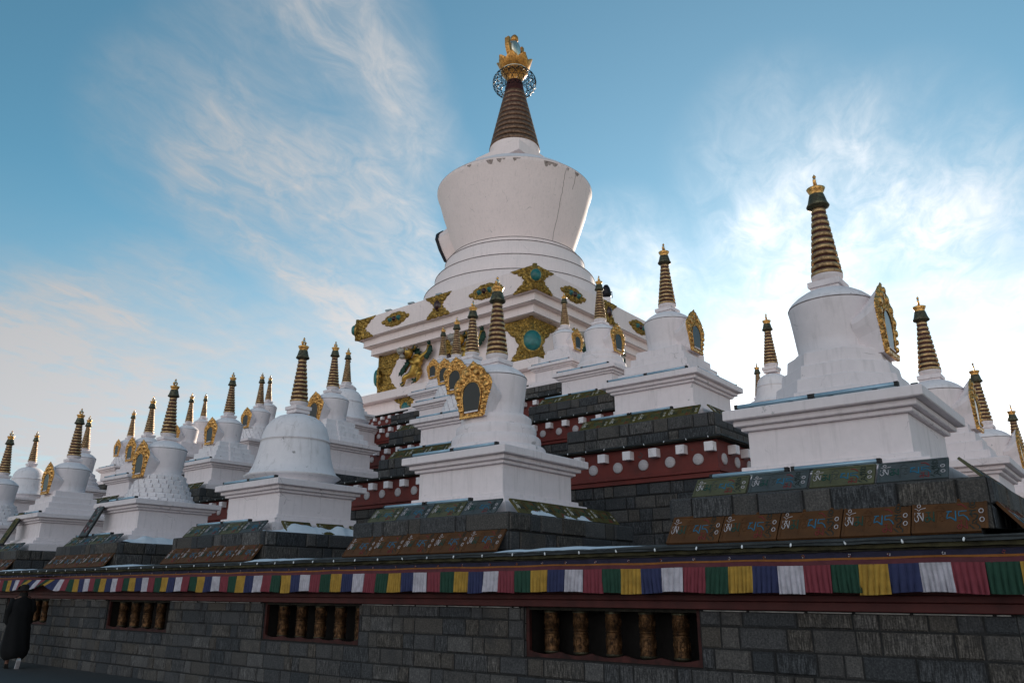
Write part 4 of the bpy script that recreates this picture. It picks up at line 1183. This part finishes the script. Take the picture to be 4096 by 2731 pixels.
# ------------------------------------------------------------------ far building at the right
fb = empty('far_building', (9.5, 47, 0)); mb = MB(); mb.box(-5, 9, 0, 8, 0, 7.2, 'plaster_main'); mb.build('wall', fb)
mb = MB()
mb.add([(-6, -1, 7.2), (10, -1, 7.2), (10, 9, 7.2), (-6, 9, 7.2), (-2, 4, 9.4), (6, 4, 9.4)], [(0, 1, 5, 4), (1, 2, 5), (2, 3, 4, 5), (3, 0, 4), (3, 2, 1, 0)], 'roof_dark'); mb.build('roof', fb)
tag(fb, 'distant building with a dark hipped roof at the far right edge', 'building')

# ------------------------------------------------------------------ person walking away at far left
pp = empty('person', (-20.05, 7.32, 0), R(78))
pp.scale = (.84, .84, 1.0); pp.location.x = -20.15
tag(pp, 'person in a long black robe and brimmed hat walking along the wall', 'person')
# local: facing +y (away along the wall), z up
PB = [(0, 0, .95), (0, .01, 1.15), (0, .03, 1.35), (0, .04, 1.50), (0, .07, 1.62),
      (-.17, .02, 1.42), (-.24, -.02, 1.18), (-.20, .14, .96), (.17, .02, 1.42), (.25, .0, 1.18), (.20, .16, 1.0),
      (-.09, 0, .90), (-.10, .14, .50), (-.10, .10, .10), (-.10, .24, .05), (.09, 0, .90), (.10, -.08, .50), (.10, -.30, .16), (.10, -.24, .05)]
PE = [(0, 1), (1, 2), (2, 3), (3, 4), (2, 5), (5, 6), (6, 7), (2, 8), (8, 9), (9, 10), (0, 11), (11, 12), (12, 13), (13, 14), (0, 15), (15, 16), (16, 17), (17, 18)]
PR = [.12, .12, .13, .06, .10, .075, .055, .035, .075, .055, .035, .10, .07, .045, .04, .10, .07, .045, .04]
body = skin_obj('body', PB, PE, PR, 'skin', pp, 2); bpy.context.view_layer.update(); bake(body)
mb = MB(); vs = []; fs = []; nr_ = 30
prof = [(.17, .155, 1.49, .03), (.255, .16, 1.42, .02), (.275, .18, 1.28, 0), (.27, .19, 1.10, 0), (.25, .19, .98, 0), (.29, .23, .84, .0), (.31, .28, .60, 0), (.34, .34, .40, -.01), (.30, .36, .26, -.03), (.22, .26, .20, -.03)]
for a_, b_, z, yo in prof:
    for i in range(nr_):
        q = 2*PI*i/nr_; fo = 1+.05*math.sin(q*7+z*3)*(1 if z < 1.0 else .3)
        vs.append((a_*fo*math.cos(q), yo+b_*fo*math.sin(q), z+.02*math.sin(q*3)))
for j in range(len(prof)-1):
    for i in range(nr_): k = (i+1) % nr_; fs.append((j*nr_+i, (j+1)*nr_+i, (j+1)*nr_+k, j*nr_+k))
mb.add(vs, fs, 'robe_black', smooth=True); 
for s_ in (-1, 1):
    mb.tube([(s_*.20, .03, 1.44), (s_*.27, -.02, 1.20), (s_*.25, .08, .98), (s_*.19, .18, .93)], [.09, .09, .09, .08], 'robe_black', 12)
mb.build('robe', pp)
mb = MB(); mb.lathe([(.21, 1.66), (.215, 1.675), (.105, 1.69), (.10, 1.76), (.075, 1.795), (0, 1.80)], 24, 'hat_felt', mx=Matrix.Translation((0, .07, -.03)), cap=False); mb.build('hat', pp)
mb = MB(); mb.lathe([(.075, 1.44), (.10, 1.50), (.105, 1.56), (.08, 1.60)], 16, 'hat_felt', mx=Matrix.Translation((0, .05, 0))); mb.build('scarf', pp)
for s_, y_, z_, rx in ((-1, .17, .0, 0), (1, -.30, .08, R(-50))):
    mb = MB(); mb.box(-.045, .045, -.10, .16, 0, .09, 'hat_felt' if s_ < 0 else 'shoe', bev=.025); mb.box(-.05, .05, -.11, .17, -.02, .012, 'hat_felt' if s_ < 0 else 'paint_white', bev=.006)
    mb.tube([(0, -.02, .06), (0, -.03, .30), (0, -.02, .42)], [.05, .06, .07], 'hat_felt', 10)
    o = mb.build('shoe', pp); o.location = (s_*.10, y_, z_+.02); o.rotation_euler.x = rx

# ------------------------------------------------------------------ camera
PITCH, YAW = R(17.825), R(39.026)
cam = bpy.data.cameras.new('camera'); co = bpy.data.objects.new('camera', cam); col.objects.link(co)
co.location = (0, 0, 1.65); co.rotation_euler = (PI/2+PITCH, 0, YAW)
cam.sensor_width = 36; cam.lens = 3085/4096*36; cam.clip_end = 5000; cam.clip_start = .05
sc.camera = co

# ------------------------------------------------------------------ light
SUN_AZ, SUN_EL = R(-18.5), R(14.0)          # azimuth from +Y towards +X
sd = Vector((math.sin(SUN_AZ)*math.cos(SUN_EL), math.cos(SUN_AZ)*math.cos(SUN_EL), math.sin(SUN_EL)))
sl = bpy.data.lights.new('sun', 'SUN'); sl.energy = 5.0; sl.angle = R(.55); sl.color = (1, .86, .70)
so = bpy.data.objects.new('sun', sl); col.objects.link(so); so.rotation_euler = sd.to_track_quat('Z', 'Y').to_euler()
w = bpy.data.worlds.new('World'); sc.world = w; w.use_nodes = True
nt = w.node_tree; bg = nt.nodes['Background']
sky = nt.nodes.new('ShaderNodeTexSky'); sky.sky_type = 'NISHITA'; sky.sun_disc = False
sky.sun_elevation = SUN_EL; sky.sun_rotation = SUN_AZ; sky.altitude = 3000; sky.air_density = 1.0; sky.dust_density = .3; sky.ozone_density = 1.2
def vmath(op, a, b_=None):
    n = nt.nodes.new('ShaderNodeVectorMath'); n.operation = op
    for i, v in enumerate((a, b_)):
        if v is None: continue
        if hasattr(v, 'links'): L(nt, v, n.inputs[i])
        else: n.inputs[i].default_value = v
    return n
def fmath(op, a, b_=None, clamp=False):
    n = nt.nodes.new('ShaderNodeMath'); n.operation = op; n.use_clamp = clamp
    for i, v in enumerate((a, b_)):
        if v is None: continue
        if hasattr(v, 'links'): L(nt, v, n.inputs[i])
        else: n.inputs[i].default_value = v
    return n.outputs[0]
tc = nt.nodes.new('ShaderNodeTexCoord').outputs['Generated']
sx = nt.nodes.new('ShaderNodeSeparateXYZ'); L(nt, tc, sx.inputs[0])
zc = fmath('MAXIMUM', sx.outputs['Z'], .03)
# cirrus sheet: project the view direction on a high plane
den = fmath('ADD', zc, .10)
da, db_ = math.sin(SUN_AZ), math.cos(SUN_AZ)
def lin(a_, b_): return fmath('DIVIDE', fmath('ADD', fmath('MULTIPLY', sx.outputs['X'], a_), fmath('MULTIPLY', sx.outputs['Y'], b_)), den)
across, along = lin(db_, -da), lin(da, db_)
def cirrus(sa, sl_, nscale, lo, hi, det=6, dist=.5, rough=.55, off=0.0):
    cb = nt.nodes.new('ShaderNodeCombineXYZ'); L(nt, fmath('ADD', fmath('MULTIPLY', across, sa), off), cb.inputs[0]); L(nt, fmath('MULTIPLY', along, sl_), cb.inputs[1])
    return ramp(nt, noisetex(nt, cb.outputs[0], nscale, det, rough, dist), [(lo, (0, 0, 0)), (hi, (1, 1, 1))])
def px_dir(u, v):
    x = (u-2048)/3085; y = -(v-1365.5)/3085; p, a = PITCH, YAW
    fw = Vector((-math.sin(a)*math.cos(p), math.cos(a)*math.cos(p), math.sin(p))); rt = Vector((math.cos(a), math.sin(a), 0)); up = rt.cross(fw)
    return (fw+rt*x+up*y).normalized()
def blob(u, v, r0, r1):
    d = px_dir(u*1.7415, v*1.7415); dp = vmath('DOT_PRODUCT', tc, tuple(d)).outputs['Value']
    n = nt.nodes.new('ShaderNodeMapRange'); n.interpolation_type = 'SMOOTHSTEP'; L(nt, dp, n.inputs['Value'])
    n.inputs['From Min'].default_value = math.cos(R(r1)); n.inputs['From Max'].default_value = math.cos(R(r0)); return n.outputs[0]
OPP = 6.5
def addl(vals):
    s_ = vals[0]
    for v in vals[1:]: s_ = fmath('ADD', s_, v)
    return s_
def wt(k_, v): return fmath('MULTIPLY', v, k_)
mask = fmath('MINIMUM', addl([wt(.55, blob(640, 60, 1, 9)), wt(.6, blob(800, 120, 1, 7)), wt(.55, blob(880, 250, 1, 6)), wt(.35, blob(960, 380, 0, 5)), wt(.45, blob(430, 280, 1, 8)), wt(.65, blob(560, 420, 2, 7)), wt(.9, blob(720, 490, 2, 7)), wt(1.0, blob(830, 590, 2, 7)), wt(.8, blob(900, 640, 1, 6)),
              wt(.55, blob(1930, 520, 1, 8)), wt(.40, blob(2080, 370, 0, 8)), wt(.35, blob(1800, 380, 0, 9)), wt(.45, blob(1780, 640, 1, 7)), wt(.5, blob(2340, 540, 0, 8)), wt(.6, blob(1420, 620, 1, 7)), wt(.7, blob(60, 800, 1, 7)), wt(.6, blob(330, 760, 1, 8)), wt(.6, blob(150, 880, 1, 8)), wt(.5, blob(700, 830, 1, 8))]), 1.0)
c1 = cirrus(1.0, .36, 3.4, .28, .76, rough=.64)
c2 = cirrus(2.2, 1.2, 6.0, .35, .75, det=8, dist=.8, rough=.65, off=3.0)
cl = fmath('MULTIPLY', mask, fmath('ADD', fmath('MULTIPLY', c1, fmath('ADD', wt(1.15, c2), .36)), .08))
sdot = vmath('DOT_PRODUCT', tc, tuple(sd)).outputs['Value']
def glowf(p): return fmath('POWER', fmath('MAXIMUM', sdot, 0.0), p)
veil = nt.nodes.new('ShaderNodeMapRange'); veil.interpolation_type = 'SMOOTHSTEP'; L(nt, sx.outputs['Z'], veil.inputs['Value'])
veil.inputs['From Min'].default_value = .46; veil.inputs['From Max'].default_value = .08
c3 = cirrus(.55, 1.3, 1.5, .36, .62, det=7, dist=.6, off=7.0)
c4 = cirrus(1.6, 3.0, 2.2, .35, .7, det=7, dist=.9, rough=.62, off=11.0)
vl = fmath('MULTIPLY', veil.outputs[0], fmath('ADD', fmath('MULTIPLY', c3, fmath('ADD', wt(.5, c4), .35)), .42))
cloud = fmath('MINIMUM', addl([cl, vl, wt(.13, glowf(4)), fmath('MULTIPLY', veil.outputs[0], wt(.42, glowf(6)))]), 1.0)
opp = fmath('POWER', fmath('MAXIMUM', fmath('MULTIPLY', sdot, -1.0), 0.0), 1.0)       # unseen cloud brightness added opposite the sun to fill the shaded whites
cloud = fmath('MINIMUM', fmath('ADD', cloud, fmath('MULTIPLY', opp, .8)), 1.0)
KS = .12
cb_ = addl([wt(4.0, glowf(18)), wt(2.0, glowf(3)), wt(OPP, opp), fmath('MULTIPLY', veil.outputs[0], .85), 2.05])
ccol = vmath('SCALE', (.985, 1.0, 1.03)); L(nt, cb_, ccol.inputs['Scale'])
skc = mix(nt, 1.0, sky.outputs[0], (.66, 1.05, .90), 'MULTIPLY')
fin_ = mix(nt, cloud, skc, ccol.outputs[0])
L(nt, fin_, bg.inputs['Color']); bg.inputs['Strength'].default_value = KS
sc.view_settings.view_transform = 'Standard'; sc.view_settings.look = 'None'; sc.view_settings.exposure = 0.66; sc.view_settings.gamma = 1.0
sc.view_settings.use_curve_mapping = False
